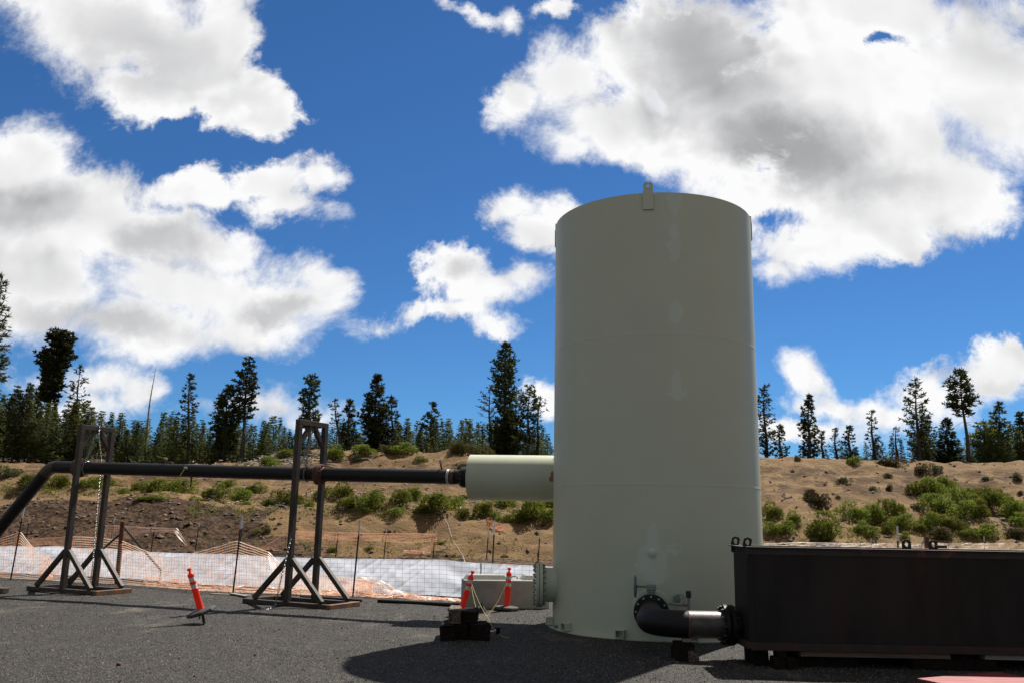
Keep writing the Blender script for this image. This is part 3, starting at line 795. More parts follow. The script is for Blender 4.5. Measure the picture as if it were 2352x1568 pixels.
timber(3.79, 10.78, .012, .70, .2, .125, 0, 'long dark timber under the brown plank, propping the left half of the box', group=G_BOX)
timber(5.26, 10.72, .012, .98, .2, .125, 0, 'long dark timber propping the box behind the red plywood', group=G_BOX)
timber(5.33, 10.74, .139, .34, .2, .063, 0, 'short black packer beside the lit gap under the steel box', group=G_BOX)
timber(5.6, 11.12, .012, 4.6, .16, .125, 0, 'added unseen timber along the back underneath the steel box, blocking light', group=G_BOX)  # added backing timber that keeps daylight out of the gap
timber(7.6, 10.75, .012, 1.1, .2, .19, 0, 'dark timber propping the right end of the box', group=G_BOX)
timber(4.32, 10.66, .139, 1.75, .14, .062, 0, 'long brown plank squeezed under the left half of the steel box', 'plank', cat='plank', name='plank', rough=.003, group=G_BOX)
timber(6.25, 10.66, .142, 1.3, .14, .055, 0, 'grey plank squeezed under the box at the right edge of the photo', 'plank_grey', cat='plank', name='plank', rough=.003, group=G_BOX)
# cribbing under the outlet pipe
zp = ZO - .163
cb0 = gr(1585, 1526)
timber(cb0.x - .055, yE + .02, .012, .125, .42, (zp - .012) * .52, .03, 'left dark timber at the foot of the stack under the outlet pipe')
timber(cb0.x + .085, yE + .03, .012, .125, .46, (zp - .012) * .52, -.03, 'right timber with a sunlit end at the foot of the stack under the outlet pipe', 'timber_pale')  # pale material puts the sunlight on its end into the colour
timber(cb0.x - .005, yE + .0, .012 + (zp - .012) * .52, .20, .34, (zp - .012) * .30, .0, 'upper dark timber directly below the outlet pipe')
b = MB(); zz = .012 + (zp - .012) * .82
b.box((cb0.x + .03, yE, zz + (zp - zz) * .5), (.10, .10, zp - zz)); tag(b.build('wedge', M['concrete'], origin=(cb0.x, yE, zz), bevel=.01), 'small pale wedge between the outlet pipe and its timbers', 'wedge')
# red plywood at the lower right corner
A_ = gr(2107, 1558.5, .075); B_ = gr(2289.5, 1543.3, .075); ux = (B_ - A_).normalized(); vx = Vector((ux.y, -ux.x, 0))
b = MB(); b.box((A_ + B_) / 2 + vx * 1.2 + Vector((0, 0, .0)), ((B_ - A_).length, 2.4, .018), Matrix((ux, -vx, Vector((0, 0, 1)))).transposed())
tag(b.build('plywood_sheet', M['ply'], origin=(A_ + B_) / 2 + vx * 1.2), 'red stained plywood sheet lying in front of the steel box', 'plywood')
for k_, (q_, l_) in enumerate([(A_ + ux * .18 + vx * .3, 'pale batten under the left edge of the red plywood'), (A_ + ux * 1.0 + vx * .3, 'pale batten under the right edge of the red plywood')]):
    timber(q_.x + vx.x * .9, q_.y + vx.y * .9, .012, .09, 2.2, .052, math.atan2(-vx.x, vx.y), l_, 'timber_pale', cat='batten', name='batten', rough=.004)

# timber pile in front of the leaning delineator
G_P = 'dark sleepers in the pile beside the tank shadow'
def pile(rx0, rx1, Y, z0, h_, dep, rot, label, m_='timber'):
    x0 = at(rx0, 1450, Y).x; x1 = at(rx1, 1450, Y).x
    timber((x0 + x1) / 2, Y + dep / 2, z0, x1 - x0, dep, h_, rot, label, m_, rough=.04, group=G_P, name='sleeper', cat='sleeper')
pile(1009, 1043, 12.25, .012, .205, .75, .02, 'bottom sleeper at the left of the dark timber pile')
pile(1044, 1072, 12.42, .012, .20, .7, .0, 'bottom sleeper in the middle of the dark timber pile')
pile(1075, 1120, 12.38, .012, .215, .5, .12, 'bottom sleeper at the right of the dark timber pile')
pile(1029, 1056, 12.45, .222, .185, .6, .04, 'upper left sleeper of the pile with a pale top', 'timber_pale')  # paler material than the rest of the pile
pile(1058, 1095, 12.50, .222, .165, .55, -.05, 'upper right sleeper of the dark timber pile')

# ------------------------------------------------------------------ gantries
GL, GW, GH, BS = 2.08, .86, 3.43, .10
def make_gantry():
    t = thing('pipe_gantry', 'x', 'gantry')
    def bm(nm, p, q, mm='beam', w=BS, h=BS, up=(0, 0, 1)):
        return MB().beam(p, q, w, h, up).build(nm, M[mm], t, bevel=.006)
    yl, yr = -GW / 2 + .05, GW / 2 - .05
    for y_ in (yl, yr):
        bm('base_rail', (-GL / 2 + .1015, y_, .054), (GL / 2 - .1015, y_, .054), w=.098, h=.084)
        bm('post', (0, y_, .098), (0, y_, GH - .103), up=(0, 1, 0))
        for s_ in (-1, 1):
            bm('foot_brace', (s_ * .80, y_, .115), (s_ * .055, y_, .84), w=.085, h=.085, up=(0, 1, 0))
    for s_ in (-1, 1):
        bm('end_rail', (s_ * (GL / 2 - .05), -GW / 2, .055), (s_ * (GL / 2 - .05), GW / 2, .055), 'steel_rust' if s_ > 0 else 'beam', h=.086)
        bm('knee_brace', (0, s_ * (yr - .045), GH - .46), (0, s_ * (yr - .33), GH - .10), w=.08, h=.08, up=(1, 0, 0))
    bm('top_beam', (0, -GW / 2, GH - .05), (0, GW / 2, GH - .05))
    MB().box((0, 0, GH - .125), (.02, .10, .045)).build('chain_lug', M['steel_rust'], t, bevel=.003)
    return t
g1 = make_gantry()
g1.location = (-8.87, 18.55, 0); g1.rotation_euler = (0, 0, R(-25.5))
tag(g1, 'dark steel pipe gantry on the left, its chain hanging to the ground inside the frame', None, 'gantries carrying the black pipeline')
g2 = copy_tree(g1); g2.location = (-3.84, 16.72, 0); g2.rotation_euler = (0, 0, R(-27.5))
tag(g2, 'dark steel pipe gantry nearer the tank, between the delineator and the concrete block', None, 'gantries carrying the black pipeline')
for g_ in (g1, g2): OFF[g_.name] = Vector(g_.location)

# ------------------------------------------------------------------ pipeline
PR = .129
pe = dA - dax * .13
P2 = Vector((-3.84, 16.72, at(715, 1088, 16.72).z)); P1 = Vector((-8.87, 18.55, at(215, 1074, 18.55).z))
dl = (P1 - P2).normalized(); Pb = P1 + dl * 1.02
line = thing('pipeline', 'long black steel pipe hung in the two gantries, bending down at its left end', 'pipeline', (P2.x, P2.y, 0))
b = MB(); b.tube([pe, P2], PR, 28); b.tube([P2 + dl * .05, P1], PR, 28); b.tube([P1, Pb], PR, 28)
b.build('straight_pipe', M['pipe'], line, smooth=True, sharp=40)
dn = (at(0, 1150, 19.35) - Pb); dn = (Vector((dl.x, dl.y, 0)).normalized() * math.cos(R(47)) - Vector((0, 0, math.sin(R(47))))).normalized()
pts = []; Rb = .42
for i in range(11):
    a = i / 10; d_ = (dl * (1 - a) + dn * a).normalized()
    pts.append((Pb if not pts else pts[-1] + d_ * (Rb * .82 / 10)))
MB().tube(pts, PR + .001, 28).build('elbow', simple('brown_elbow', (.045, .032, .026), (.075, .045, .032), 5, .5, .1), line, smooth=True, sharp=40)
MB().tube([pts[-1], pts[-1] + dn * 3.1], PR, 28).build('down_pipe', M['pipe'], line, smooth=True, sharp=40)
def flange(c, ax, parent, r=.205, mm='rust', two=True):
    fl = MB(); fl.lathe([(r, -.045), (r, -.004), (r - .01, -.002), (r - .01, .002), (r, .004), (r, .045), (PR + .015, .06), (PR, .10)], c, ax, 40, caps=False)
    fl.lathe([(r, .045), (PR, .046)], c, ax, 40, caps=False); fl.lathe([(PR, -.046), (r, -.045)], c, ax, 40, caps=False)
    o = fl.build('flange', M[mm], parent, smooth=True, sharp=30)
    for s_ in (1, -1): bolts(o, 'rust', Vector(c) + Vector(ax) * .046 * s_, Vector(ax) * s_, r - .035, 12, .019, .03)
    return o
flange(P1 + dl * .37, dl, line)
flange(P2 - dl * .24, -dl, line, .20)
flange(pe + Vector((0, 0, 0)) - dax * -.03, -dax, line, .185, 'pipe')
MB().lathe([(PR + .003, -.035), (PR + .003, .035)], pe - dax * .20, dax, 28, caps=False).build('rusty_collar', M['rust'], line, smooth=True)
for s_ in (-.26, -.285): MB().ring(pe + dax * s_, dax, PR + .004, .006, 28, 6).build('white_band', M['white'], line, smooth=True)
def onpipe(px):
    k = ray(px, 1080)
    best = min((abs((P2 + dl * t * .01).x / (P2 + dl * t * .01).y - k.x / k.y), t * .01) for t in range(-350, 700))
    return P2 + dl * best[1]
def tap(px, updir, hand, ln=.10, tagc='yellow'):
    c = onpipe(px); updir = Vector(updir).normalized(); q = c + updir * PR
    t_ = MB().tube([c + updir * (PR - .02), q + updir * ln], .016, 10).build('tap', M['rust'], line, smooth=True)
    if hand:
        MB().lathe([(.024, -.03), (.028, 0), (.024, .03)], q + updir * ln, (1, 0, 0), 12).build('valve_body', M['brass'], t_, smooth=True)
        MB().beam(q + updir * ln + Vector((0, 0, .02)), q + updir * ln + Vector(hand), .018, .012).build('handle', M[tagc], t_)
    return t_
tap(377, (0, 0, 1), (-.17, 0, .045)); tap(392, (0, 0, 1), None, .03); tap(432, (.05, -1, .25), (-.09, -.02, -.16), .05)
tap(441, (0, 0, -1), None, .19)
q_ = pe + (P2 - pe).normalized() * .42
t_ = MB().tube([q_ + Vector((0, 0, PR - .02)), q_ + Vector((-.03, 0, PR + .10))], .018, 10).build('tap', M['rust'], line, smooth=True)
MB().lathe([(.022, -.03), (.026, 0), (.022, .05)], q_ + Vector((-.03, 0, PR + .12)), (-.2, 0, 1), 12).build('valve_body', M['galv'], t_, smooth=True)
MB().beam(q_ + Vector((-.02, 0, PR + .12)), q_ + Vector((.10, 0, PR + .19)), .014, .01).build('handle', M['yellow'], t_)

# ------------------------------------------------------------------ chains
def chain(pts, label, group=None, pitch=.040, r=.0052):
    b = MB(); P = []; pts = [Vector(p) for p in pts]
    L = [0.0]
    for a, c in zip(pts, pts[1:]): L.append(L[-1] + (c - a).length)
    n = int(L[-1] / pitch)
    def pos(s_):
        for i in range(len(L) - 1):
            if s_ <= L[i + 1] + 1e-9: return pts[i].lerp(pts[i + 1], (s_ - L[i]) / (L[i + 1] - L[i] + 1e-9))
        return pts[-1]
    for k in range(n):
        p, q = pos(k * pitch), pos((k + 1) * pitch); d = (q - p).normalized(); c = (p + q) / 2
        s0 = d.orthogonal().normalized(); s1 = d.cross(s0)
        a_ = (s0 if k % 2 else s1) * .7 + (s1 if k % 2 else -s0) * .7
        b.ring(c, a_, .0165, r, 10, 4, sx=1.65, xdir=d)
    o = b.build('chain', M['galv'], origin=pts[0], smooth=True)
    return tag(o, label, 'chain', group)
def sagc(a, c, n, sag):
    a, c = Vector(a), Vector(c); return [a.lerp(c, i / n) - Vector((0, 0, sag * 4 * (i / n) * (1 - i / n))) for i in range(n + 1)]
def loop(cp, top, Rr=PR + .014, sx=0.0):
    d = Vector((cp.x, cp.y, cp.z)); dv_ = Vector((dl.y, -dl.x, 0)).normalized()      # horizontal, across the pipe, towards the camera
    if dv_.y > 0: dv_ = -dv_
    pts = [Vector(top)]
    for k in range(0, 13):
        a = R(55 - k * 29); pts.append(d + dv_ * math.cos(a) * Rr + Vector((0, 0, math.sin(a) * Rr)) + dl * (-.02 + .04 * k / 12))
    return pts, dv_
GCH = 'chains on the pipe gantries'
for (Pc, gg, lab, lab2) in ((P1, g1, 'galvanized chain looped under the pipe in the left gantry', 'long galvanized chain hanging from the left gantry down to its base'), (P2, g2, 'galvanized chain looped under the pipe in the gantry nearer the tank', 'long galvanized chain trailing from the nearer gantry out onto the gravel')):
    topc = Vector((gg.location.x, gg.location.y, GH - .15))
    lp, dv_ = loop(Pc + dl * (.16 if gg is g1 else .05), topc + dl * .02)
    chain(lp + [topc + dl * .03 + Vector((0, 0, -.25))], lab, GCH)
    if gg is g1:
        tp = topc + Vector((0, 0, .17))
        pts_ = [tp + dv_ * .0 - dl * .06, tp - dl * .055 - Vector((0, 0, .2))] + [tp - dl * .06 - dv_ * .16 + Vector((0, 0, -.75))] + [Pc - dl * .06 - dv_ * (PR + .03)] + [at(212, 1305, gg.location.y + .12)] + [gr(207, 1352) + Vector((0, 0, .03))]
        chain(pts_, lab2, GCH)
    else:
        p_ = Pc + dl * .14 + dv_ * (PR + .03)
        chain([topc - dl * .02, topc - dl * -.06 - Vector((0, 0, .35)), p_ + Vector((0, 0, .1)), p_ - Vector((0, 0, .12)), at(667, 1240, 16.3), at(645, 1330, 16.1), gr(632, 1393) + Vector((0, 0, .02)), gr(613, 1401) + Vector((0, 0, .02)), gr(597, 1399) + Vector((0, 0, .02))], lab2, GCH)
# ------------------------------------------------------------------ delineator posts, concrete block, ropes
def make_delineator(label, base_mat='rubber'):
    t = thing('delineator_post', label, 'delineator')
    r = .053
    MB().lathe([(r * 1.18, .03), (r * 1.18, .07), (r * 1.03, .085), (r, .10), (r * .96, .385), (r * 1.02, .395), (r * 1.02, .405), (r * .88, .415), (r * .88, .475), (r * .98, .485), (r * .98, .52), (r * .86, .53), (r * .86, .595), (r * .95, .605), (r * .93, .635), (r * .7, .66), (r * .35, .672), (r * .30, .70)], (0, 0, 0), (0, 0, 1), 26).build('tube', M['red'], t, smooth=True, sharp=35)
    for z0 in (.414, .528): MB().lathe([(r * .90, z0 + .003), (r * .90, z0 + .064)], (0, 0, 0), (0, 0, 1), 26, caps=False).build('reflective_band', M['band'], t, smooth=True)
    b = MB(); b.lathe([(.012, .0), (.030, .012), (.037, .028), (.030, .045), (.010, .05)], (0, 0, .695), (0, 0, 1), 16); b.build('grab_knob', M['red'], t, smooth=True)
    b = MB(); b.lathe([(.225, 0), (.235, .015), (.225, .052), (.17, .062), (.065, .070)], (0, 0, 0), (0, 0, 1), 8)
    b.build('weighted_base', M[base_mat], t, bevel=.006)
    return t
G_D = 'red delineator posts'
d2 = make_delineator('upright red delineator post with two white bands in front of the concrete block', 'rubber_dusty'); tag(d2, None, None, G_D)
d2.location = gr(1163.5, 1399, .03); d2.rotation_euler = (R(1.5), R(2.5), .4)
d1 = copy_tree(d2); tag(d1, 'tilted red delineator post with a yellow rope rising behind the timber pile')
b1 = gr(1057, 1410, .05); d1.location = b1; d1.rotation_euler = (0, R(15.5), .2)
d3 = copy_tree(d2); tag(d3, 'red delineator post leaning on a stake alone in the open gravel')
for c_ in [c for c in D.objects if c.parent == d3 and c.name.startswith('weighted_base')]:
    c_.data = c_.data.copy(); c_.data.materials[0] = M['rubber']
b3 = at(463.5, 1407, 13.65); d3.location = b3; d3.rotation_euler = (R(4), R(-20), .3); d3.scale = (.95, .95, .95)
ex = Matrix.Rotation(R(-20), 3, 'Y')
OFF[d3.name] = Vector((0, 0, 0))
b = MB(); s0_ = gr(471, 1432, .0); b.tube([s0_ - Vector((0, 0, .04)), b3 + Vector((.0, 0, .03))], .022, 8)
b.tube([b3 + Vector((-.02, 0, -.01)), b3 + Vector((-.035, -.01, -.10))], [.018, .006], 6)
sk = b.build('prop_stake', M['rubber'], d3)
Mi = (Matrix.Translation(d3.location) @ d3.rotation_euler.to_matrix().to_4x4() @ Matrix.Scale(.95, 4)).inverted()
for v_ in sk.data.vertices: v_.co = Mi @ v_.co          # written in world space, brought into the leaning post's frame
# concrete block
cbk = thing('concrete_block', 'long grey cast concrete block with two raised keys along its top', 'concrete block', gr(1165, 1400))
pA = Vector((-.80, 16.55, 0)); pB = Vector((.80, 16.78, 0)); ex = (pB - pA).normalized(); ey = Vector((-ex.y, ex.x, 0)); Lb = (pB - pA).length; CH = .60; CD = .60
BH = .525
b = MB(); rotb = Matrix((ex, ey, Vector((0, 0, 1)))).transposed()
b.box(pA + ex * Lb / 2 + ey * CD / 2 + Vector((0, 0, BH / 2)), (Lb, CD, BH), rotb); b.build('block', M['concrete'], cbk, bevel=.028)
for x0, x1 in ((.02, .86), (1.10, Lb - .02)):
    vs = [pA + ex * (xx) + ey * yy + Vector((0, 0, zz)) for (xx, yy, zz) in ((x0, .10, BH - .004), (x1, .10, BH - .004), (x1, .50, BH - .004), (x0, .50, BH - .004), (x0 + .07, .16, BH + .085), (x1 - .09, .16, BH + .085), (x1 - .09, .44, BH + .085), (x0 + .07, .44, BH + .085))]
    b = MB(); b.add(vs, [(0, 3, 2, 1), (4, 5, 6, 7), (0, 1, 5, 4), (1, 2, 6, 5), (2, 3, 7, 6), (3, 0, 4, 7)]); b.build('stacking_key', M['concrete'], cbk, bevel=.008)
b = MB(); lc = pA + ex * .98 + ey * .3 + Vector((0, 0, BH - .01)); b.ring(lc, ey, .07, .009, 20, 6); b.build('lifting_loop', M['rust'], cbk, smooth=True)
# base left by the rope: a black rubber foot
fp = gr(1107, 1409); b = MB(); b.lathe([(.085, 0), (.09, .02), (.07, .035)], fp + Vector((-.02, .02, .05)), (.2, -.8, .55), 8); b.tube([fp + Vector((.02, 0, 0)), fp + Vector((-.01, .02, .19))], [.026, .022], 8)
tag(b.build('rubber_foot', M['rubber'], origin=fp), 'black rubber post foot standing on the gravel where the yellow ropes meet', 'post foot')
fq = gr(1090, 1452); fq = gr(1086.5 + 0, 1452); fq = gr(1090, 1440)
def ropeobj(pts, label, r=.0034, mm='rope'):
    return tag(MB().tube(pts, r, 6).build('rope' if mm == 'rope' else 'hose', M[mm], origin=pts[0], smooth=True), label, 'rope' if mm == 'rope' else 'hose')
n1_ = at(1082, 1335, 16.2); kn = gr(1118, 1414, .02); n2_ = at(1166, 1332, 15.95)
ropeobj(sagc(n1_, kn, 12, .05), 'yellow rope from the tilted delineator down to the black foot')
ropeobj(sagc(kn, n2_, 12, .07), 'yellow rope from the black foot up to the upright delineator')
ropeobj([kn, gr(1122, 1420, .015), gr(1132, 1442, .016), gr(1145, 1452, .016), gr(1156, 1462, .016), gr(1170, 1464, .016)], 'slack yellow rope end lying in the tank shadow')
ropeobj([kn, gr(1105, 1416, .02), gr(1098, 1411, .03), gr(1094, 1398, .15), at(1086, 1365, 15.9), at(1082, 1338, 16.15)], 'thin slack yellow line hanging below the tilted delineator')
ropeobj([at(1166, 1330, 16.0), at(1172, 1326, 15.9), at(1178, 1331, 15.88), at(1183, 1338, 15.9)], 'short yellow rope tail knotted at the top of the upright delineator')
pk = gr(1144, 1456); tag(MB().box(pk + Vector((0, 0, .045)), (.05, .05, .10), Matrix.Rotation(.4, 3, 'Z')).build('stake', M['timber'], origin=pk, bevel=.004), 'small dark stake holding the rope end in the tank shadow', 'stake')

# ------------------------------------------------------------------ white sheet on a wire fence
TOPS = [(-160, 1250), (-60, 1252), (0, 1253.5), (45, 1252.5), (80, 1255), (130, 1253), (175, 1257), (250, 1259), (330, 1266), (400, 1269), (460, 1270), (540, 1272), (632, 1278), (700, 1280), (800, 1282), (860, 1282), (950, 1284), (1019, 1284), (1052, 1288.5), (1100, 1292), (1140, 1293.5), (1218, 1297.5), (1262, 1300), (1420, 1303)]
BOTS = [(-160, 1307), (0, 1313), (130, 1319), (264, 1326), (402, 1337), (460, 1341), (600, 1348), (700, 1352), (804, 1358), (1052, 1370), (1262, 1376), (1420, 1380)]
def sheet_pt(px, t, puff=True):
    pb = gr(px, interp(px, BOTS)); y_ = pb.y; tp = at(px, interp(px, TOPS), y_)
    p = pb.lerp(tp, t)
    if puff:
        n_ = noise.noise(Vector((px * .011 + t * 1.4, t * 1.2, 1))) * .06 + noise.noise(Vector((px * .035 + t * 3, t * 2.0, 7))) * .018 + noise.noise(Vector((px * .10 - t * 3, t * 4, 3))) * .010
        rid = 1 - abs(noise.noise(Vector((px * .03 - t * 2.2, t * .8, 12))) * 2)
        p = p + Vector((0, -1, 0)) * (n_ * (.35 + .65 * math.sin(math.pi * t)) + .03 * max(0, rid - .82) * 4)
    return p
b = MB(); pxs_ = arange(-150, 1420, 3.2)
b.grid([[sheet_pt(x, j / 26) for x in pxs_] for j in range(27)])
ws = b.build('plastic_sheet', M['sheet'], origin=gr(600, 1348), smooth=True, sharp=180)
tag(ws, 'long white plastic sheet hung on the wire fence behind the gantries', 'plastic sheet')
b = MB()
for j in range(1, 9):
    t = j / 8.2
    b.ribbon([sheet_pt(x, t, False) + Vector((0, -.10, 0)) for x in arange(-150, 1400, 14)], .0042, (0, 0, 1))
x = -150
while x < 1400:
    pb = gr(x, interp(x, BOTS)); b.ribbon([sheet_pt(x, t / 8, False) + Vector((0, -.105, 0)) for t in range(9)], .0042, (1, 0, 0)); x += .165 * CAM_F / pb.y
tag(b.build('wire_fence', M['wire'], origin=gr(600, 1350)), 'square mesh wire fence running in front of the white plastic sheet', 'wire fence')

# ------------------------------------------------------------------ T-posts
def tpost(base, top, label, group, tip=.30, w=.034):
    base = Vector(base); top = Vector(top); t = thing('fence_post', label, 'fence post', base, group)
    d = (top - base); L = d.length; d.normalize(); m_ = base + d * (L - tip)
    b = MB(); b.beam(base - d * .1, m_, w, .008, (0, 1, 0)); b.beam(base - d * .1 + Vector((0, .012, 0)), m_ + Vector((0, .012, 0)), .008, .02, (0, 1, 0)); b.build('stem', M['tpost'], t)
    b = MB(); b.beam(m_, top, w + .002, .010, (0, 1, 0)); b.beam(m_ + Vector((0, .012, 0)), top + Vector((0, .012, 0)), .009, .02, (0, 1, 0)); b.build('white_tip', M['tip'], t)
    return t
GN = 'tall near fence posts with white tips'
for (tx, ty, bx, by, lab) in [(56, 1160, 24, 1332, 'leaning fence post with white tip left of the left gantry, orange net peaked on it'), (556, 1181, 535, 1362, 'fence post with white tip between the two gantries, orange net peaked on it'),
                              (827, 1194, 810, 1372, 'fence post with white tip just right of the nearer gantry'), (1136, 1195, 1128, 1368, 'fence post with white tip behind the concrete block')]:
    bp = gr(bx, by); tpost(bp, at(tx, ty, bp.y - .05), lab, GN)
bp = Vector((at(2060, 1300, 17.8).x, 17.8, 0)); tpost(bp, at(2061, 1206.7, 17.8), 'fence post with white tip rising behind the steel box', GN)
def hit(x, y, y0=24.0, y1=160.0):                 # where the sight line meets the terrain
    r = ray(x, y); s_ = y0
    while s_ < y1:
        p = Vector((0, 0, EYE)) + r * (s_ / r.y)
        if terrain(p.x, p.y, False) >= p.z: return Vector((p.x, p.y, terrain(p.x, p.y)))
        s_ += .18 if s_ < 62 else .8
    return None
GF = 'short far fence posts at the foot of the embankment'
far = [(68, 1188), (262.5, 1188), (357, 1197), (458, 1197), (558, 1199), (668, 1203), (778, 1211), (888, 1213.5), (1000, 1216), (1122, 1221), (1240, 1223), (1750, 1234), (2001, 1234.5), (2260, 1230)]
ORD = ['first', 'second', 'third', 'fourth', 'fifth', 'sixth', 'seventh', 'eighth', 'ninth', 'tenth', 'eleventh', 'twelfth', 'thirteenth', 'fourteenth', 'fifteenth', 'sixteenth', 'seventeenth', 'eighteenth', 'nineteenth', 'twentieth']
fpos = []
for i, (x, y) in enumerate(far):
    Yf = 36.6 if x < 1400 else 37.0; p = at(x, y, Yf); bs = Vector((p.x - .06, Yf, terrain(p.x, Yf))); fpos.append((bs, p))
    tpost(bs, p, ORD[i] + ' from the left of the short far posts below the embankment', GF, .22, .045)
# rusty corner posts with braces
cpb = gr(268, 1342); ct = at(282, 1197, cpb.y)
cp = thing('corner_post', 'rusty round corner post with two diagonal braces between the gantries', 'corner post', cpb)
MB().tube([cpb - Vector((0, 0, .1)), ct], .052, 14).build('post', M['rusty_post'], cp, smooth=True, sharp=40)
q1 = gr(386, 1333); MB().tube([ct + Vector((.03, 0, -.12)), q1 + Vector((0, 0, .05))], .024, 8).build('brace', M['tpost'], cp, smooth=True)
MB().tube([q1 + Vector((-.02, 0, 0)), q1 + Vector((.16, 0, .28))], .025, 8).build('brace_stake', M['rust'], cp)
q2 = gr(150, 1336); MB().tube([ct + Vector((-.03, 0, -.28)), q2], .024, 8).build('brace', M['tpost'], cp, smooth=True)
# orange net lashed round the post
b = MB(); pts_ = []
for i in range(200):
    a = i * .62; pts_.append(cpb.lerp(ct, .06 + .60 * i / 200) + Vector((math.cos(a) * .060, math.sin(a) * .060, 0)))
b.tube(pts_, .007, 4); b.build('net_lashing', M['net_pale'], cp)
c2 = Vector((at(2128, 1250, 18.6).x, 18.6, 0)); c2t = at(2128, 1232, 18.6)
cp2 = thing('corner_post', 'rust red corner post showing above the rim of the steel box', 'corner post', c2)
MB().tube([c2, c2t], .05, 12).build('post', M['rusty_post'], cp2, smooth=True, sharp=40)
MB().tube([c2t - Vector((0, 0, .02)), c2 + Vector((-.9, 0, .5))], .018, 6).build('brace', M['galv'], cp2)
MB().tube([c2t - Vector((0, 0, .04)), c2 + Vector((.8, 0, .5))], .018, 6).build('brace', M['galv'], cp2)

# ------------------------------------------------------------------ orange nets
def net(tops, bots, Yf, label, nh, cell, mats, w=.021, name='orange_net', sagn=.0, puff=.05, group=None, jit=.25):
    b = MB(); x0, x1 = tops[0][0], tops[-1][0]
    def P(px, t):
        Y = Yf(px); a = at(px, interp(px, bots), Y); c = at(px, interp(px, tops), Y)
        p = a.lerp(c, t)
        n_ = noise.noise(Vector((px * .02, t * 2, 5))) * puff + noise.noise(Vector((px * .08, t * 5, 8))) * puff * .3
        p = p + Vector((noise.noise(Vector((px * .05, t * 4, 11))) * cell * jit * 2, n_, noise.noise(Vector((px * .05, t * 4, 21))) * cell * jit))
        if p.y < 26 and p.z < .02: p.z = .02
        return p
    px = x0; cols = []
    while px < x1:
        cols.append(px); px += cell * CAM_F / Yf(px)
    for j in range(nh + 1):
        t = j / nh
        b.ribbon([P(x, t) for x in cols], w * (1.5 if j in (0, nh) else 1), (0, .9, .45), 0)
    for x in cols:
        b.ribbon([P(x, j / nh) for j in range(nh + 1)], w * .25, (1, .4, 0), 1)
    o = b.build(name, mats, origin=at((x0 + x1) / 2, 1330, Yf((x0 + x1) / 2)))
    return tag(o, label, 'safety net', group)
def Yn(off):
    return lambda px: gr(px, interp(px, BOTS) + off).y
NB = [(-160, 1318), (0, 1326), (120, 1334), (264, 1341), (402, 1352), (459, 1357), (600, 1363), (861, 1372), (1060, 1381)]
Yfn = lambda px: gr(px, interp(px, NB)).y
nm_ = [M['net_pale'], M['orange']]
GNET = 'orange safety nets along the near fence'
net([(-60, 1248), (0, 1237), (30, 1226), (46, 1220), (56, 1232), (76, 1256), (110, 1275), (118, 1305), (125, 1318)], NB, Yfn, 'orange net draped over the leaning post at the left edge', 17, .060, nm_, group=GNET)
net([(95, 1283), (150, 1279), (165, 1231), (190, 1232), (225, 1234), (281, 1241), (300, 1250), (330, 1262), (380, 1282), (420, 1276), (448, 1268), (500, 1255), (544, 1241), (580, 1254), (618, 1267), (640, 1290), (700, 1312), (758, 1322), (861, 1334)], NB, Yfn, 'long orange net strung between the two gantries and peaked on a white-tipped post', 19, .060, nm_, group=GNET)
net([(820, 1322), (845, 1328), (878, 1333), (900, 1347), (928, 1362), (980, 1368), (1060, 1377)], [(820, 1370), (861, 1372), (1060, 1382)], lambda px: Yfn(px) - .05, 'crumpled end of orange net lying on the gravel toward the concrete block', 14, .04, nm_, puff=.35, group=GNET, jit=.9)
net([(330, 1322), (500, 1342), (700, 1352), (880, 1362), (1052, 1374)], [(330, 1350), (459, 1359), (600, 1365), (861, 1374), (1052, 1384)], lambda px: Yfn(px) + .12, 'bunched orange net along the foot of the white sheet', 6, .05, [M['net_pale'], M['orange']], puff=.3, group=GNET, jit=.8)
Ff = lambda px: 36.45
GNF = 'faded nets on the far fence posts'
net([(62, 1238), (150, 1232), (170, 1229)], [(62, 1252), (170, 1262)], Ff, 'reddish net sagging low left of the left gantry at the embankment foot', 9, .075, [M['net_far_orange'], M['rust']], .026, group=GNF)
net([(166, 1231), (200, 1218), (232, 1207), (262, 1205), (300, 1208), (360, 1211), (408, 1212), (420, 1232), (430, 1250)], [(166, 1256), (232, 1240), (262, 1239), (300, 1232), (330, 1222), (400, 1221), (412, 1236), (430, 1252)], Ff, 'grey net on the dark slope behind the rusty corner post', 9, .085, [M['net_grey'], M['net_far_orange']], .026, group=GNF)
net([(590, 1262), (630, 1240), (666, 1217), (680, 1220), (780, 1222), (860, 1224), (940, 1224), (1003, 1225)], [(590, 1268), (640, 1262), (668, 1240), (690, 1235), (770, 1238), (862, 1240), (930, 1245), (1003, 1242)], Ff, 'faded orange net strung along the far posts behind the nearer gantry', 8, .11, [M['net_far_orange'], M['net_grey']], .030, group=GNF)
net([(925, 1263), (960, 1264), (985, 1253), (1006, 1228)], [(925, 1268), (960, 1270), (990, 1268), (1008, 1244)], lambda px: 36.6, 'fallen corner of faded net folded back on the dirt', 8, .06, [M['net_far_orange'], M['net_far_orange']], .028, group=GNF, puff=.4, jit=.8)
net([(1752, 1248), (1830, 1244), (1950, 1247), (2100, 1248), (2352, 1246), (2420, 1246)], [(1752, 1262), (2420, 1262)], lambda px: 18.2 + (px - 1752) * .001, 'orange net showing above the rim of the steel box', 9, .07, [M['net_pale'], M['net_pale']], .005, group=GNET)
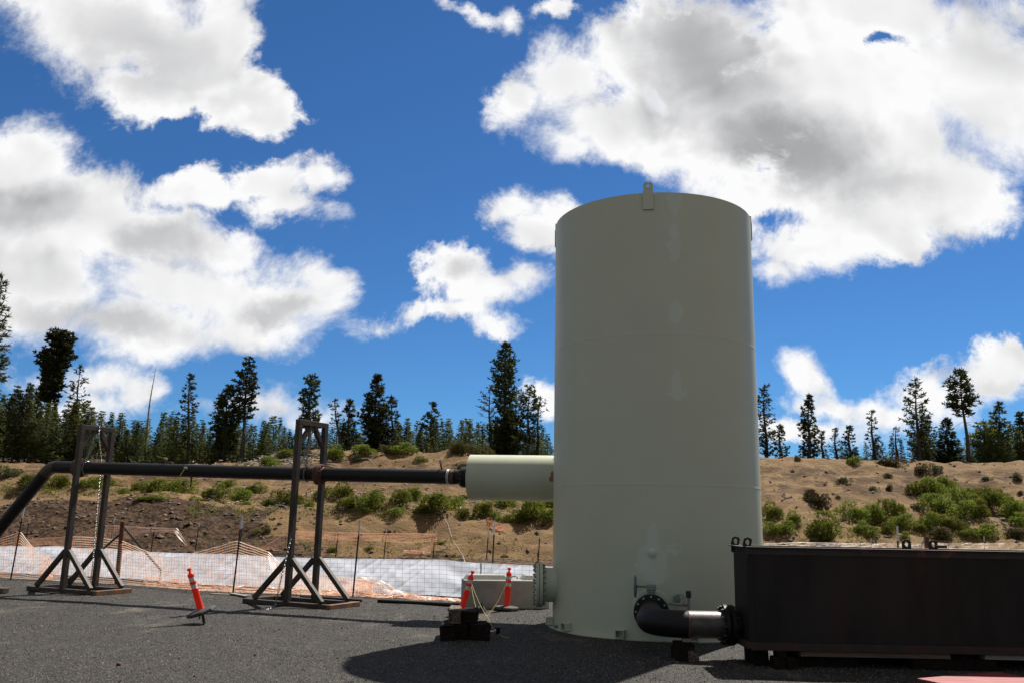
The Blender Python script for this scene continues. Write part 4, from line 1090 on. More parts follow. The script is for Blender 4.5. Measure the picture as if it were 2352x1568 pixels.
# net rag on the slope above the white-tipped post behind the concrete block
b = MB(); rr = random.Random(3)
for (x0, y0, x1, y1) in [(1113, 1191, 1124, 1203), (1122, 1190, 1128, 1206), (1126, 1205, 1134, 1222), (1132, 1212, 1150, 1222), (1138, 1218, 1161, 1224), (1128, 1200, 1140, 1220), (1140, 1216, 1158, 1218)]:
    p, q = hit(x0, y0), hit(x1, y1)
    for k in range(7):
        j = lambda: Vector((rr.uniform(-.12, .12), rr.uniform(-.1, .1), rr.uniform(.02, .16)))
        b.ribbon([p + j(), p.lerp(q, .5) + j(), q + j()], .03, (rr.uniform(-1, 1), .2, 1))
tag(b.build('net_scrap', M['net_far_orange'], origin=hit(1135, 1215)), 'crumpled scrap of orange net lying on the sandy slope', 'net scrap')
hp = [hit(x, y) + Vector((0, 0, .02)) for x, y in [(1011, 1140), (1013, 1160), (1020, 1185), (1029, 1212), (1038, 1238), (1050, 1262), (1063, 1280)]]
ropeobj(hp + [at(1068, 1290, 30), at(1064, 1288, 20), ], 'thin pale hose snaking down the sandy slope to the white sheet', .009, 'hose')
# black hose pipe along the net foot, boards, brick, stone
hz_ = [gr(x, y, .045) for x, y in [(868, 1379), (950, 1383), (1000, 1385.5), (1056, 1388.5), (1075, 1391)]]
tag(MB().tube(hz_, .035, 12).build('black_pipe', M['pipe'], origin=hz_[0], smooth=True, sharp=40), 'thin black pipe lying on the gravel along the net toward the concrete block', 'pipe')
hz_ = [gr(x, y, .04) for x, y in [(690, 1370), (760, 1374), (830, 1379)]]
tag(MB().tube(hz_, .03, 12).build('black_pipe', M['pipe'], origin=hz_[0], smooth=True, sharp=40), 'thin black pipe lying behind the base of the nearer gantry', 'pipe')
def board(p, q, w, h, label, mm='plank_grey', nm='board'):
    p, q = Vector(p), Vector(q); return tag(MB().beam(p + Vector((0, 0, h / 2)), q + Vector((0, 0, h / 2)), w, h).build(nm, M[mm], origin=(p + q) / 2, bevel=.004), label, nm)
board(gr(484, 1364, .02), gr(575, 1367, .02), .09, .02, 'long thin weathered board lying at the foot of the net between the gantries')
board(gr(532, 1363, .042), gr(566, 1369, .042), .10, .022, 'short pale board lying across a longer board by the net')
board(gr(-12, 1359, .012), gr(13, 1361.5, .012), .12, .10, 'reddish timber end poking in at the left edge of the gravel', 'timber_pale')
board(gr(655, 1358, .01), gr(668, 1360, .01), .12, .05, 'small rusty scrap behind the nearer gantry at the net foot', 'steel_rust', 'scrap')
for (x, y, mm, lab) in [(272, 1528, 'rust', 'rounded reddish brown stone alone on the gravel in the foreground'), ]:
    p = gr(x, y, .01); b = MB()
    bm_ = 8
    b.lathe([(.004, 0), (.020, .005), (.027, .016), (.022, .030), (.012, .038), (.003, .041)], p, (0.1, 0, 1), 9); tag(b.build('stone', M[mm], origin=p, smooth=True, sharp=50), lab, 'stone')
# ------------------------------------------------------------------ conifers
def blade(b, p, d, ln, w, rn):
    d = d.normalized(); s_ = d.cross(Vector((rn.uniform(-1, 1), rn.uniform(-1, 1), rn.uniform(-1, 1)))).normalized() * w * .5
    k = len(b.v); b.v.extend((p - s_ * .55, p + s_ * .55, p + d * ln * .62 + s_, p + d * ln, p + d * ln * .62 - s_)); b.f.append((k, k + 1, k + 2, k + 3, k + 4)); b.m.append(0)
def conifer(rn, H, prof, zc=0.0, lean=(0, 0), nwh=26, bpw=5, tuft=7, bl=.34, bw=.09, clump=1.0, gaps=.12, droop=.0, up=.35, tr=.16, flat=1.0, dead=0, skip=None):
    """prof: [(t from the top 0..1 of the crown, half width)], returns trunk and crown"""
    T, C = MB(), MB()
    def ax(z):
        t = z / H; return Vector((lean[0] * t + .06 * math.sin(t * 7 + lean[1]) * min(1, t * 3), lean[1] * t * .3, z))
    n = 12; T.tube([ax(H * i / n) - Vector((0, 0, .3 if i == 0 else 0)) for i in range(n + 1)], [tr * (1 - .93 * (i / n) ** .9) for i in range(n + 1)], 7, caps=False)
    Hc = H - zc
    for wv in range(nwh):
        t = ((wv + rn.uniform(-.35, .35)) / nwh); t = min(.995, max(.0, t)) ** .92
        z = H - t * Hc; hw = interp(t, prof)
        for k in range(bpw):
            if rn.random() < gaps: continue
            a = rn.uniform(0, 6.283); L = hw * rn.uniform(.55, 1.12) * (1 if rn.random() > .12 else .5)
            if skip and skip(t, math.cos(a)): continue
            if L < .10: L = .10
            base = ax(z); out_ = Vector((math.cos(a) * flat if flat != 1 else math.cos(a), math.sin(a), 0))
            e = base + out_ * L + Vector((0, 0, L * (up - droop) * rn.uniform(.6, 1.2)))
            mid = base.lerp(e, .55) + Vector((0, 0, -L * .10))
            T.tube([base, mid, e], [max(.010, tr * .16 * (1 - t * .2)), max(.008, tr * .10), .005], 3, caps=False)
            nt_ = max(1, int(L / (.24 / clump)))
            for q in range(nt_):
                f = 1 - q / nt_ * .78
                c = (mid.lerp(e, (f - .55) / .45) if f > .55 else base.lerp(mid, f / .55)) + Vector((rn.uniform(-.07, .07), rn.uniform(-.07, .07), rn.uniform(-.04, .06))) * (1 + L * .3)
                for m_ in range(tuft):
                    d = out_ * rn.uniform(-.1, 1.0) + Vector((rn.uniform(-.8, .8), rn.uniform(-.8, .8), rn.uniform(-.25, .85) - droop * .5))
                    blade(C, c, d, bl * .86 * rn.uniform(.6, 1.15), bw * .72 * rn.uniform(.7, 1.3), rn)
        if rn.random() < .5 and t < .9:
            blade(C, ax(z), Vector((rn.uniform(-.4, .4), rn.uniform(-.4, .4), 1)), bl, bw, rn)
    for m_ in range(10): blade(C, ax(H - .12 * m_ * .4), Vector((rn.uniform(-.4, .4), rn.uniform(-.4, .4), 1)), bl * .9, bw * .6, rn)
    for i in range(dead):
        z = zc * rn.uniform(.55, 1.0); a = rn.uniform(0, 6.28); L = rn.uniform(.4, 1.3)
        T.tube([ax(z), ax(z) + Vector((math.cos(a) * L, math.sin(a) * L, -L * rn.uniform(0, .5)))], [.018, .005], 3, caps=False)
    return T, C
def put_tree(px_top, py_top, px_base, Y, wpx, prof, label, seed, kind='pine_tree', zc=.15, base_z=None, needle='needle', cat='pine tree', **kw):
    """wpx: crown width in photo units, scaled to metres at its distance"""
    top = at(px_top, py_top, Y); r = ray(px_base, 1040); bx = r.x / r.y * Y
    bz = terrain(bx, Y) - .15; H = top.z - bz
    hw = wpx * Y / CAM_F / 2
    rn = random.Random(seed)
    T, C = conifer(rn, H, [(t, w_ * hw) for t, w_ in prof], zc=zc * H, lean=(top.x - bx, rn.uniform(-.4, .4)), **kw)
    t = thing(kind, label, cat, (bx, Y, bz))
    o = T.build('trunk', M['bark'], None, origin=(0, 0, 0), smooth=True, sharp=180); o.parent = t
    o = C.build('crown', M[needle], None, origin=(0, 0, 0)); o.parent = t
    return t
CONE = [(0, .06), (.15, .34), (.35, .62), (.6, .9), (.85, 1), (1, .85)]
SLIM = [(0, .10), (.12, .5), (.3, .8), (.6, 1), (.85, .95), (1, .7)]
SPIRE = [(0, .03), (.1, .17), (.25, .36), (.45, .60), (.7, .85), (.9, 1), (1, .9)]
ROUND = [(0, .25), (.08, .6), (.25, .85), (.5, 1), (.75, .85), (1, .45)]
put_tree(2, 636, -12, 62, 50, SLIM, 'tall fir cut off by the left edge of the photo, far taller than its neighbours', 11, zc=.42, nwh=34, bpw=5, tuft=9, bl=.5, bw=.10, up=-.1, droop=.15, gaps=.2)
put_tree(140, 764, 95, 63, 84, [(0, .35), (.06, .62), (.18, .72), (.35, .85), (.5, 1.0), (.57, .55), (.75, .60), (.9, .48), (1, .35)], 'tall dark clumpy pine with bare lower trunk at the left, thickest of all', 12, zc=.44, nwh=40, bpw=8, tuft=14, bl=.36, bw=.12, gaps=.03, tr=.20, dead=6)
put_tree(185, 842, 172, 64, 50, [(0, .1), (.1, .45), (.25, .65), (.33, .9), (.42, .5), (.6, .9), (.8, 1), (1, .8)], 'airy pine right of the thick clumpy pine, with a gap in its crown', 13, zc=.10, nwh=24, bpw=5, tuft=7, bl=.34, bw=.10, gaps=.2)
put_tree(437, 863, 434, 62, 35, [(0, .3), (.15, .6), (.3, .9), (.45, 1), (.6, .8), (.75, 1), (1, .9)], 'slender dark pine standing alone between the two gantries', 14, zc=.12, nwh=26, bpw=6, tuft=9, bl=.30, bw=.09, gaps=.1)
put_tree(523, 889, 516, 62, 72, [(0, .15), (.1, .38), (.25, .62), (.4, .72), (.55, .95), (.62, .8), (.8, .75), (1, .6)], 'broad bushy dark pine left of the pine with the bare trunk', 15, zc=.20, nwh=26, bpw=9, tuft=12, bl=.34, bw=.11, gaps=.03)
put_tree(572, 827, 556, 62, 60, [(0, .3), (.1, .5), (.25, .66), (.36, 1.0), (.48, .75), (.62, .95), (.75, .65), (.92, .8), (1, .3)], 'tall dark pine with a long bare reddish trunk left of the nearer gantry', 16, zc=.42, nwh=26, bpw=6, tuft=11, bl=.34, bw=.11, gaps=.10, tr=.19, dead=14)
put_tree(716, 864, 708, 62, 50, [(0, .35), (.1, .62), (.3, .78), (.55, .85), (.7, .8), (.82, 1.0), (1, .6)], 'dark columnar pine rising directly behind the nearer gantry', 17, zc=.28, nwh=28, bpw=7, tuft=10, bl=.32, bw=.10, gaps=.07, dead=8)
put_tree(769, 921, 783, 62, 38, [(0, .25), (.15, .6), (.3, .8), (.5, .5), (.8, .9), (1, 1)], 'thin leaning pine just right of the nearer gantry', 18, zc=.22, nwh=18, bpw=4, tuft=6, bl=.32, bw=.09, gaps=.3)
put_tree(803, 921, 800, 63, 46, CONE, 'bushy pointed pine between the thin leaning pine and the full conical one', 19, zc=.06, nwh=22, bpw=6, tuft=9, bl=.34, bw=.10, gaps=.1)
put_tree(866, 863, 860, 62, 70, [(0, .06), (.12, .3), (.25, .5), (.4, .7), (.48, .85), (.6, 1), (.8, .95), (1, .6)], 'large full conical pine midway between the nearer gantry and the tank', 20, zc=.10, nwh=34, bpw=8, tuft=11, bl=.36, bw=.09, gaps=.04, tr=.20)
put_tree(901, 914, 905, 63, 44, [(0, .12), (.15, .4), (.3, .75), (.5, .6), (.7, 1), (1, .9)], 'pine touching the right side of the full conical pine', 21, zc=.08, nwh=22, bpw=6, tuft=9, bl=.32, bw=.09, gaps=.12)
put_tree(992, 928, 988, 64, 42, [(0, .25), (.18, .55), (.4, .95), (.55, 1), (.62, .4), (.8, .6), (1, .5)], 'small round-headed dark pine above the young forest halfway to the tank', 22, zc=.25, nwh=16, bpw=7, tuft=10, bl=.30, bw=.10, gaps=.06)
put_tree(1124, 888, 1128, 63, 58, ROUND, 'thin greyish half-bare pine left of the tallest pine', 23, zc=.15, nwh=20, bpw=5, tuft=4, bl=.32, bw=.08, gaps=.25, up=.45, dead=10)
put_tree(1161, 790, 1160, 62, 60, [(0, .08), (.08, .3), (.2, .6), (.3, .9), (.5, 1), (.75, .9), (.9, .8), (1, .4)], 'tallest pine of the ridge, left of the storage tank', 24, zc=.34, nwh=30, bpw=8, tuft=10, bl=.34, bw=.10, gaps=.06, tr=.20, up=.4, dead=6)
put_tree(1166, 945, 1166, 60.5, 78, [(0, .2), (.3, .75), (.6, 1), (1, 1)], 'squat very dark fir at the foot of the tallest pine', 25, zc=.0, nwh=18, bpw=10, tuft=12, bl=.36, bw=.11, gaps=.02)
put_tree(1216, 892, 1212, 62, 54, [(0, .4), (.12, .7), (.35, .95), (.6, 1), (.8, .8), (1, .5)], 'round-topped pine between the tallest pine and the tank', 26, zc=.18, nwh=22, bpw=6, tuft=8, bl=.32, bw=.10, gaps=.12, up=.5)
put_tree(1240, 915, 1232, 62.5, 34, ROUND, 'ragged thin pine beside the round-topped pine, nearest the tank', 27, zc=.2, nwh=18, bpw=4, tuft=5, bl=.32, bw=.08, gaps=.25)
put_tree(1186, 905, 1188, 64, 34, ROUND, 'slender pine peeping between the tallest and the round-topped pine', 28, zc=.2, nwh=18, bpw=5, tuft=6, bl=.32, bw=.09, gaps=.2)
put_tree(1754, 889, 1760, 61, 46, [(0, .4), (.15, .7), (.35, .9), (.7, 1), (1, .8)], 'narrow pine touching the right edge of the storage tank', 29, zc=.06, nwh=30, bpw=6, tuft=8, bl=.26, bw=.08, gaps=.15)
put_tree(1791, 979, 1792, 61, 34, SLIM, 'short bushy pine right of the narrow pine at the tank', 30, zc=.0, nwh=16, bpw=6, tuft=9, bl=.26, bw=.08, gaps=.1)
put_tree(1857, 911, 1856, 61, 44, [(0, .1), (.15, .4), (.3, .7), (.42, .7), (.52, 1), (.62, .9), (.8, .85), (1, .8)], 'dark pointed pine alone on the ridge between tank and right edge', 31, zc=.0, nwh=32, bpw=7, tuft=11, bl=.28, bw=.09, gaps=.06)
put_tree(1887, 994, 1888, 62, 20, SLIM, 'thin little pine right of the dark pointed pine', 32, zc=.02, nwh=14, bpw=5, tuft=8, bl=.24, bw=.07, gaps=.1)
put_tree(1918, 985, 1920, 63, 34, CONE, 'light airy small pine between two darker ones on the right ridge', 33, zc=.02, nwh=16, bpw=5, tuft=7, bl=.24, bw=.07, gaps=.15)
put_tree(1950, 980, 1952, 62, 28, SLIM, 'small dark dense pine left of the tall slim one on the right ridge', 34, zc=.0, nwh=16, bpw=6, tuft=11, bl=.24, bw=.08, gaps=.06)
put_tree(2002, 946, 2006, 62, 30, [(0, .3), (.2, .7), (.4, .8), (.6, .9), (.8, 1), (1, .9)], 'slim pine with thin lower branches standing above small trees on the right ridge', 35, zc=.08, nwh=20, bpw=5, tuft=8, bl=.26, bw=.08, gaps=.15)
put_tree(2057, 982, 2058, 62, 24, [(0, .3), (.2, .6), (.5, 1), (.7, .9), (1, .6)], 'spindly flat-branched pine left of the tall broad pine on the right', 36, zc=.2, nwh=9, bpw=5, tuft=7, bl=.22, bw=.06, gaps=.1)
put_tree(2103, 873, 2110, 61, 64, [(0, .12), (.1, .38), (.25, .65), (.4, .85), (.55, 1), (.8, .95), (1, .7)], 'tall broad pine with open upturned branches on the right ridge', 37, zc=.12, nwh=24, bpw=6, tuft=7, bl=.36, bw=.09, gaps=.12, up=.45, tr=.18)
put_tree(2130, 960, 2128, 62.5, 44, CONE, 'dark pine clump at the right foot of the tall broad pine', 38, zc=.0, nwh=18, bpw=8, tuft=11, bl=.28, bw=.09, gaps=.04)
put_tree(2203, 854, 2224, 61, 70, [(0, .22), (.12, .4), (.25, .6), (.36, .95), (.5, .55), (.72, 1), (.85, .9), (1, .45)], 'tall pine with a long bare leaning trunk at the right', 39, zc=.50, nwh=20, bpw=7, tuft=9, bl=.36, bw=.10, gaps=.10, up=.4, tr=.17, dead=12)
put_tree(2174, 963, 2178, 61.5, 50, CONE, 'bushy dark pine left of the bare leaning trunk', 40, zc=.0, nwh=20, bpw=8, tuft=11, bl=.30, bw=.09, gaps=.04)
put_tree(2294, 929, 2300, 62, 56, [(0, .15), (.15, .4), (.35, .75), (.6, .95), (1, 1)], 'broad pine near the right edge, tallest of its dark group', 41, zc=.04, nwh=24, bpw=7, tuft=9, bl=.32, bw=.09, gaps=.1)
put_tree(2262, 972, 2262, 61, 60, ROUND, 'rounded dark pine between the leaning trunk and the broad pine at the right', 42, zc=.0, nwh=18, bpw=8, tuft=10, bl=.30, bw=.09, gaps=.05, needle='needle_young')
put_tree(2340, 950, 2342, 63, 44, CONE, 'pine cut off by the right edge of the photo', 43, zc=.0, nwh=22, bpw=7, tuft=10, bl=.30, bw=.09, gaps=.06)
# dead snag
sn = hit(336, 1020); sY = 66.0; sp = ray(333, 1020); sbx = sp.x / sp.y * sY; sbz = terrain(sbx, sY) - .2; st = at(356, 842, sY)
snag = thing('dead_tree', 'thin leaning dead trunk without needles above the forest behind the left gantry', 'dead tree', (sbx, sY, sbz))
b = MB(); sb0 = Vector((sbx, sY, sbz)); b.tube([sb0.lerp(st, i / 8) + Vector((.06 * math.sin(i), 0, 0)) for i in range(9)], [.11 * (1 - .9 * i / 8) for i in range(9)], 6, caps=False)
rr = random.Random(8)
for i in range(34):
    p = sb0.lerp(st, rr.uniform(.35, .97)); a = rr.uniform(0, 6.28); L = rr.uniform(.12, .5); b.tube([p, p + Vector((math.cos(a) * L, math.sin(a) * L, rr.uniform(-.25, .1)))], [.012, .004], 3, caps=False)
b.build('trunk', M['deadwood'], snag)

# young forest: a few kinds, copied
def proto(seed, H, w_, needle, **kw):
    rn = random.Random(seed); T, C = conifer(rn, H, [(t, q * w_ / 2) for t, q in SPIRE], **kw)
    t = thing('young_conifer', 'x', 'conifer'); T.build('trunk', M['bark'], t, smooth=True, sharp=180); C.build('crown', M[needle], t)
    return t
protos = [proto(61 + k, 6.0, [1.6, 1.9, 1.4, 2.1, 1.8, 1.5, 2.0, 2.3][k], ['needle_young', 'needle_young', 'needle', 'needle_young', 'needle_young', 'needle_young', 'needle', 'needle_young'][k],
                zc=.1, nwh=26 + k % 3 * 3, bpw=7, tuft=10 + k % 3 * 2, bl=.21, bw=.066, gaps=.05 + .03 * (k % 3), up=.55, tr=.08) for k in range(8)]
ENV = [(-80, 905), (0, 892), (30, 884), (60, 876), (85, 895), (100, 905), (125, 925), (150, 915), (185, 915), (212, 930), (235, 942), (262, 948), (285, 965), (305, 955), (330, 960), (350, 952), (380, 935), (400, 950), (425, 945), (450, 958), (480, 962), (550, 965), (600, 962), (625, 955), (650, 958), (668, 965), (690, 990), (760, 975), (830, 968), (900, 960), (932, 958), (960, 965), (1000, 960), (1050, 962), (1085, 958), (1130, 965), (1200, 975), (1262, 985), (1290, 990)]
used = [False] * 8
GB = 'young conifers of the forest edge behind the ridge'
def place_young(px, top_y, Y, k, label, group=GB, extra=1.0):
    r = ray(px, 1040); x = r.x / r.y * Y; z = terrain(x, Y) - .15; tp = at(px, top_y, Y).z
    Ht = max(1.2, tp - z); s_ = Ht / 6.0
    o = copy_tree(protos[k]) if used[k] else protos[k]
    used[k] = True; o.location = (x, Y, z); wv = (s_ ** .55) * rnd.uniform(.85, 1.15) * extra; o.scale = (wv, wv, s_); o.rotation_euler = (0, 0, rnd.uniform(0, 6.28))
    tag(o, label, None, group)
LAB_L = 'slim young conifer among many alike in the forest edge left of the storage tank'
rnd = random.Random(77)
x = -70.0
while x < 1275:
    e = interp(x, ENV)
    for Y, dyy in ((61 + rnd.uniform(-1, 2.5), rnd.uniform(12, 48)), (67 + rnd.uniform(-2, 2), rnd.uniform(0, 26)), (74 + rnd.uniform(-3, 3), rnd.uniform(2, 28))):
        if Y < 64 and rnd.random() < (.30 if x < 700 else .15): continue
        place_young(x + rnd.uniform(-9, 9), e + dyy, Y, rnd.randrange(8), LAB_L, extra=1.15)
    x += rnd.uniform(13, 19)
ENVR = [(1745, 1040), (1770, 1035), (1820, 1040), (1880, 1030), (1930, 1020), (1965, 1022), (1990, 1015), (2015, 1000), (2035, 1008), (2060, 1000), (2085, 1000), (2120, 975), (2150, 985), (2180, 1000), (2195, 1002), (2212, 1012), (2232, 1005), (2245, 980), (2265, 965), (2290, 975), (2320, 968), (2352, 960), (2420, 955)]
LAB_R = 'small dark conifer among many alike along the ridge right of the storage tank'
x = 1930.0
while x < 2415:
    e = interp(x, ENVR)
    place_young(x + rnd.uniform(-5, 5), e + rnd.uniform(-4, 12), 66 + rnd.uniform(-3, 4), rnd.choice([2, 4, 6, 7, 3]), LAB_R, 'small conifers along the right ridge')
    if x > 2100 or rnd.random() < .5: place_young(x + rnd.uniform(-9, 9), e + rnd.uniform(14, 34), 61.5 + rnd.uniform(-1, 1), rnd.choice([0, 4, 6, 7, 3]), LAB_R, 'small conifers along the right ridge')
    x += rnd.uniform(11, 17) if x > 2090 else rnd.uniform(16, 26)

# forest-floor brush, sticks on the ridge
def leafy(b, c, r, hgt, n, rn, ln=.22, w=.05):
    for i in range(n):
        a = rn.uniform(0, 6.283); q = math.sqrt(rn.random()); z = rn.random() * math.sqrt(max(0.02, 1 - q * q * .8))
        p = Vector(c) + Vector((math.cos(a) * q * r, math.sin(a) * q * r, z * hgt))
        blade(b, p, Vector((math.cos(a) * q + rn.uniform(-.5, .5), math.sin(a) * q + rn.uniform(-.5, .5), rn.uniform(.2, 1.3))), ln * rn.uniform(.6, 1.3), w * rn.uniform(.7, 1.4), rn)
b = MB(); rn = random.Random(31)
for i in range(330):
    px = rn.uniform(-40, 1270) if rn.random() < .75 else rn.uniform(1960, 2380); Y = rn.uniform(59.5, 76); r = ray(px, 1040); x = r.x / r.y * Y
    leafy(b, (x, Y, terrain(x, Y) - .05), rn.uniform(.3, .9), rn.uniform(.25, .8), 26, rn, .26, .07)
tag(b.build('forest_undergrowth', M['shrub_dark'], origin=(0, 60, 5)), 'low brush and weeds under the trees on the ridge', 'undergrowth', kind='stuff')
b = MB(); rn = random.Random(32)
def sticks(n, f, lo=.2, hi=1.1):
    for i in range(n):
        px, py = f(); p = hit(px, py)
        if p is None: continue
        L = rn.uniform(lo, hi); a = rn.uniform(0, 3.14); p = p + Vector((0, 0, rn.uniform(.0, .22)))
        d = Vector((math.cos(a), math.sin(a), rn.uniform(-.12, .3))) * L / 2
        b.tube([p - d, p + d * .2 + Vector((0, 0, rn.uniform(-.04, .06))), p + d], [rn.uniform(.015, .045)] * 2 + [.01], 4)
sticks(300, lambda: (min(850, max(440, rn.gauss(640, 90))), rn.gauss(1054, 8)))
sticks(120, lambda: (rn.uniform(430, 760), rn.gauss(1060, 12)), .1, .5)
sticks(60, lambda: (rn.uniform(-10, 110), rn.uniform(1005, 1050)), .3, 1.3)
sticks(110, lambda: (rn.uniform(440, 1150), rn.uniform(1130, 1175)), .1, .6)
sticks(60, lambda: (rn.uniform(460, 1020), rn.uniform(1100, 1140)), .1, .45)
sticks(30, lambda: (rn.uniform(2220, 2352), rn.uniform(1195, 1235)), .1, .45)
tag(b.build('brush_debris', M['deadwood'], origin=(-10, 56, 5)), 'bleached sticks and slash scattered over the embankment', 'slash', kind='stuff')

# ------------------------------------------------------------------ shrubs on the embankment
def shrub_proto(seed, mm, upb=1.0, n=1900):
    rn = random.Random(seed); b = MB(); st_ = MB()
    lobes = [(rn.uniform(-.30, .30), rn.uniform(-.3, .3), rn.uniform(.22, .34), rn.uniform(.5, 1.0)) for k in range(6)]
    for i in range(n):
        lx, ly, lr, lh = lobes[rn.randrange(6)]
        a = rn.uniform(0, 6.283); q = rn.random() ** .45; z = rn.random() ** .8
        rad = lr * q * math.sqrt(max(.02, 1 - (z * .95) ** 2)) + .02
        p = Vector((lx + math.cos(a) * rad, ly + math.sin(a) * rad, z * lh * .88))
        blade(b, p, Vector((math.cos(a) * .7 + rn.uniform(-.5, .5), math.sin(a) * .7 + rn.uniform(-.5, .5), rn.uniform(.1, 1.4) * upb)), rn.uniform(.06, .14), rn.uniform(.020, .042), rn)
    for i in range(26):
        lx, ly, lr, lh = lobes[i % 6]; st_.tube([Vector((0, 0, -.08)), Vector((lx * .6, ly * .6, lh * .4)), Vector((lx + rn.uniform(-.1, .1), ly + rn.uniform(-.1, .1), lh * .85))], [.010, .007, .003], 3, caps=False)
    t = thing('shrub', 'x', 'shrub'); b.build('foliage', M[mm], t); st_.build('stems', M['bark'], t)
    return t
SH = {'g': [shrub_proto(s_, 'shrub') for s_ in (1, 2, 3, 4)], 'd': [shrub_proto(s_, 'shrub_dull', .9) for s_ in (5, 6)], 'k': [shrub_proto(s_, 'shrub_dark', .6, 1300) for s_ in (7, 8)]}
sused = set()
shr = {
 'R': [(460,1043,33,13,'g'),(534,1048,36,16,'g'),(655,1051,38,20,'g'),(622,1072,35,20,'g'),(771,1052,48,28,'g'),(835,1045,50,20,'g'),(888,1044,30,18,'d'),(927,1042,46,22,'g'),(1047,1043,42,26,'d'),(1099,1048,52,27,'d'),(968,1060,26,13,'g'),(823,1062,22,12,'k'),(1186,1038,18,9,'d'),(700,1050,30,14,'d'),(575,1052,26,10,'d')],
 'U': [(1064,1078,44,20,'k'),(1130,1040,26,14,'d')],
 'B': [(20,1100,50,22,'k'),(76,1118,58,24,'g'),(135,1115,38,20,'g'),(211,1120,42,24,'g'),(245,1118,34,18,'g'),(286,1134,26,13,'g'),(323,1124,34,18,'g'),(362,1130,52,28,'g'),(409,1130,62,30,'g'),(494,1147,52,29,'g'),(547,1144,40,24,'g'),(586,1133,32,20,'g'),(656,1164,54,31,'g'),(613,1163,26,13,'g'),(708,1166,28,17,'g'),(745,1144,32,22,'g'),(787,1144,46,29,'g'),(807,1163,46,24,'g'),(847,1170,46,24,'g'),(523,1114,26,14,'g'),(816,1165,34,20,'d'),(866,1160,40,26,'g'),(841,1177,26,12,'g'),(920,1160,40,28,'g'),(916,1185,40,17,'g'),(949,1150,36,21,'g'),(998,1177,62,35,'g'),(969,1181,32,17,'g'),(1035,1168,46,30,'g'),(1064,1144,20,16,'k'),(1060,1186,32,20,'g'),(1106,1185,42,29,'g'),(1135,1189,28,14,'g'),(1164,1164,44,22,'g'),(1189,1198,46,27,'g'),(1222,1194,56,45,'g'),(1255,1169,42,28,'g'),(1255,1198,36,27,'g'),(1160,1192,30,16,'g'),(1240,1150,44,20,'k'),(560,1160,22,8,'g'),(450,1152,40,10,'g'),(350,1150,50,10,'g')],
 'L': [(1247,1209,12,8,'k'),(520,1205,10,7,'k'),(590,1225,22,14,'g'),(612,1222,20,12,'d'),(760,1262,30,12,'g'),(1010,1253,24,10,'g'),(850,1268,26,9,'g'),(1040,1283,16,9,'g'),(1160,1280,18,10,'g'),(470,1232,14,9,'k'),(640,1206,14,10,'k')],
 'X': [(1775,1192,58,36,'g'),(1770,1224,48,33,'g'),(1808,1230,46,30,'g'),(1825,1202,42,27,'g'),(1862,1152,44,32,'d'),(1884,1172,50,36,'d'),(1893,1236,92,58,'g'),(1902,1238,34,25,'g'),(1865,1242,20,9,'g'),(1960,1196,66,46,'g'),(2012,1198,60,44,'g'),(1981,1224,46,29,'g'),(2005,1236,46,25,'g'),(2051,1196,56,46,'g'),(2045,1224,38,29,'g'),(2084,1218,62,38,'g'),(2080,1239,26,22,'g'),(2114,1139,56,36,'g'),(2150,1136,56,44,'g'),(2180,1128,46,34,'g'),(2157,1178,76,46,'g'),(2135,1215,50,38,'g'),(2165,1212,50,36,'g'),(2112,1224,34,23,'g'),(2112,1172,36,21,'k'),(2212,1160,66,46,'g'),(2212,1194,62,44,'g'),(2200,1221,52,29,'g'),(2169,1239,66,35,'d'),(2267,1166,72,46,'g'),(2255,1187,56,40,'g'),(2321,1188,68,52,'g'),(2267,1236,62,33,'g'),(2227,1230,38,19,'g'),(2343,1209,42,32,'g'),(2340,1236,48,27,'d'),(2039,1238,14,9,'k'),(2300,1150,50,30,'g'),(2240,1140,50,26,'g')],
 'Y': [(1938,1111,36,20,'k'),(2007,1128,24,17,'k'),(2045,1127,16,18,'d'),(1928,1149,14,12,'k'),(1915,1140,10,8,'k'),(2267,1105,24,12,'k'),(1964,1067,34,23,'g'),(2047,1070,60,25,'d'),(2041,1097,22,15,'k'),(2119,1093,32,28,'d'),(2154,1087,38,25,'k'),(2126,1055,20,14,'k'),(2342,1106,24,19,'k'),(2347,1140,16,16,'k'),(1832,1058,20,13,'d'),(1716,1045,20,10,'k'),(1728,1062,30,15,'k')]}
ZN = {'R': ('on the ridge crest left of the tank', 'shrubs along the ridge crest'), 'U': ('on the upper slope above the pale drum', 'shrubs along the ridge crest'), 'B': ('in the green band halfway up the left embankment', 'shrubs in the band across the left embankment'),
      'L': ('low on the left slope below the green band', 'small plants on the lower slope'), 'X': ('in the dense thicket above the steel box', 'shrubs in the thicket above the steel box'), 'Y': ('scattered on the bare sand of the right slope', 'shrubs scattered on the right slope')}
KN = {'g': 'bright green', 'd': 'dull olive', 'k': 'small dark'}
rnd = random.Random(9)
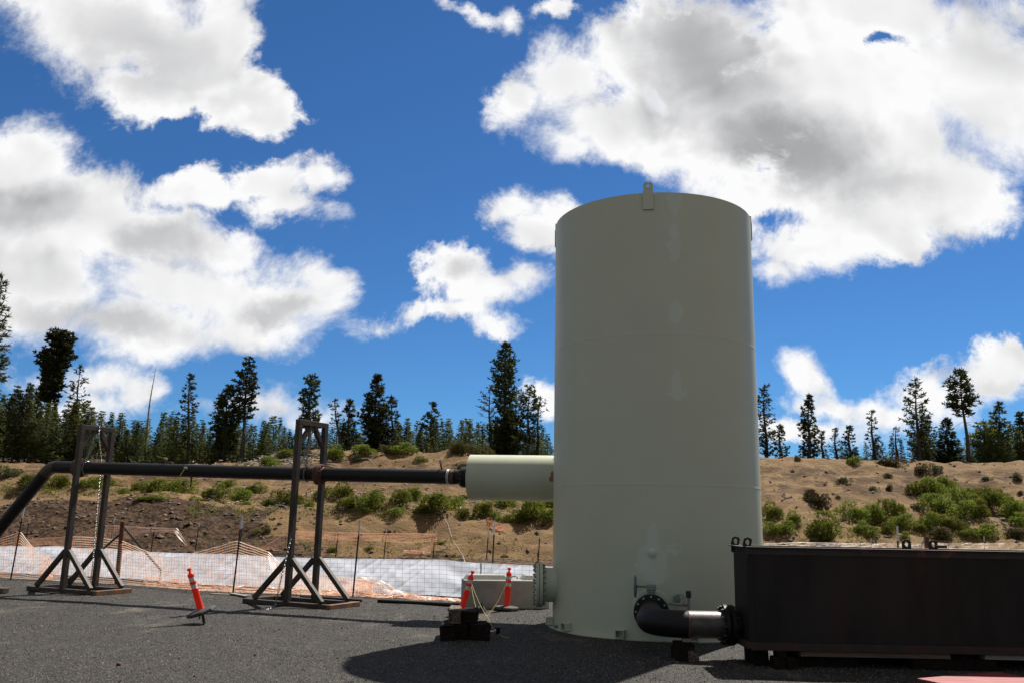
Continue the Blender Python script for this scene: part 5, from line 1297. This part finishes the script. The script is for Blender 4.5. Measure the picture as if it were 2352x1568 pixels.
for z_, lst in shr.items():
    cnt = {}
    tot_ = {k: sum(1 for q in lst if q[4] == k) for k in 'gdk'}
    for (px, py, w_, h_, k) in sorted(lst):
        p = hit(px, py)
        if p is None: continue
        pool = SH[k]; pr0 = pool[rnd.randrange(len(pool))]
        if pr0.name in sused: o = copy_tree(pr0)
        else: o = pr0; sused.add(pr0.name)
        sc = p.y / CAM_F; o.location = p + Vector((0, .1, -.04))
        if z_ in 'BR': w_ *= 1.32; h_ *= 1.22
        sw = w_ * sc / 1.0; o.scale = (sw, sw * .9, h_ * sc / .86); o.rotation_euler = (0, 0, rnd.uniform(0, 6.28))
        cnt[k] = cnt.get(k, 0) + 1; n_ = cnt[k]
        if n_ <= 20: od = ORD[n_ - 1] + ' ' + KN[k] + ' shrub from the left '
        else: od = ORD[tot_[k] - n_] + ' ' + KN[k] + ' shrub from the right ' if tot_[k] - n_ < 20 else KN[k] + ' shrub in the middle '
        if tot_[k] == 1: od = 'the only ' + KN[k] + ' shrub '
        tag(o, od + ZN[z_][0], None, ZN[z_][1])
# low weeds between them
b = MB(); rn = random.Random(44)
def weeds(n, f):
    for i in range(n):
        px, py = f(); p = hit(px, py)
        if p is not None: leafy(b, p, rn.uniform(.05, .22), rn.uniform(.05, .18), 12, rn, .11, .03)
weeds(420, lambda: (rn.uniform(430, 1250), rn.gauss(1165, 14)))
weeds(260, lambda: (rn.uniform(0, 460), rn.gauss(1125, 10)))
weeds(60, lambda: (rn.uniform(450, 1250), rn.uniform(1240, 1280)))
weeds(200, lambda: (rn.uniform(1755, 2352), rn.gauss(1215, 25)))
weeds(30, lambda: (rn.uniform(700, 1250), rn.uniform(1050, 1110)))
tag(b.build('low_weeds', M['shrub'], origin=(0, 45, 2)), 'sparse low weeds on the sandy embankment', 'weeds', kind='stuff')
# pale forked branch on the right slope and a log below the drum
p = hit(1808, 1146)
tag(MB().tube([p + Vector((-.30, 0, .14)), p + Vector((-.05, 0, .02)), p], [.03, .045, .03], 6).tube([p + Vector((.28, 0, .08)), p + Vector((.05, 0, .03)), p + Vector((-.04, 0, .02))], [.02, .05, .03], 6).build('forked_branch', M['deadwood'], origin=p, smooth=True), 'pale forked branch lying alone on the bare sand right of the tank', 'branch')
p, q = hit(968, 1146), hit(992, 1134)
tag(MB().tube([p + Vector((0, 0, .06)), q + Vector((0, 0, .08))], [.10, .07], 8).build('log', M['bark'], origin=p, smooth=True), 'short brown log lying on the slope left of the pale drum', 'log')
p = hit(1867, 1240)
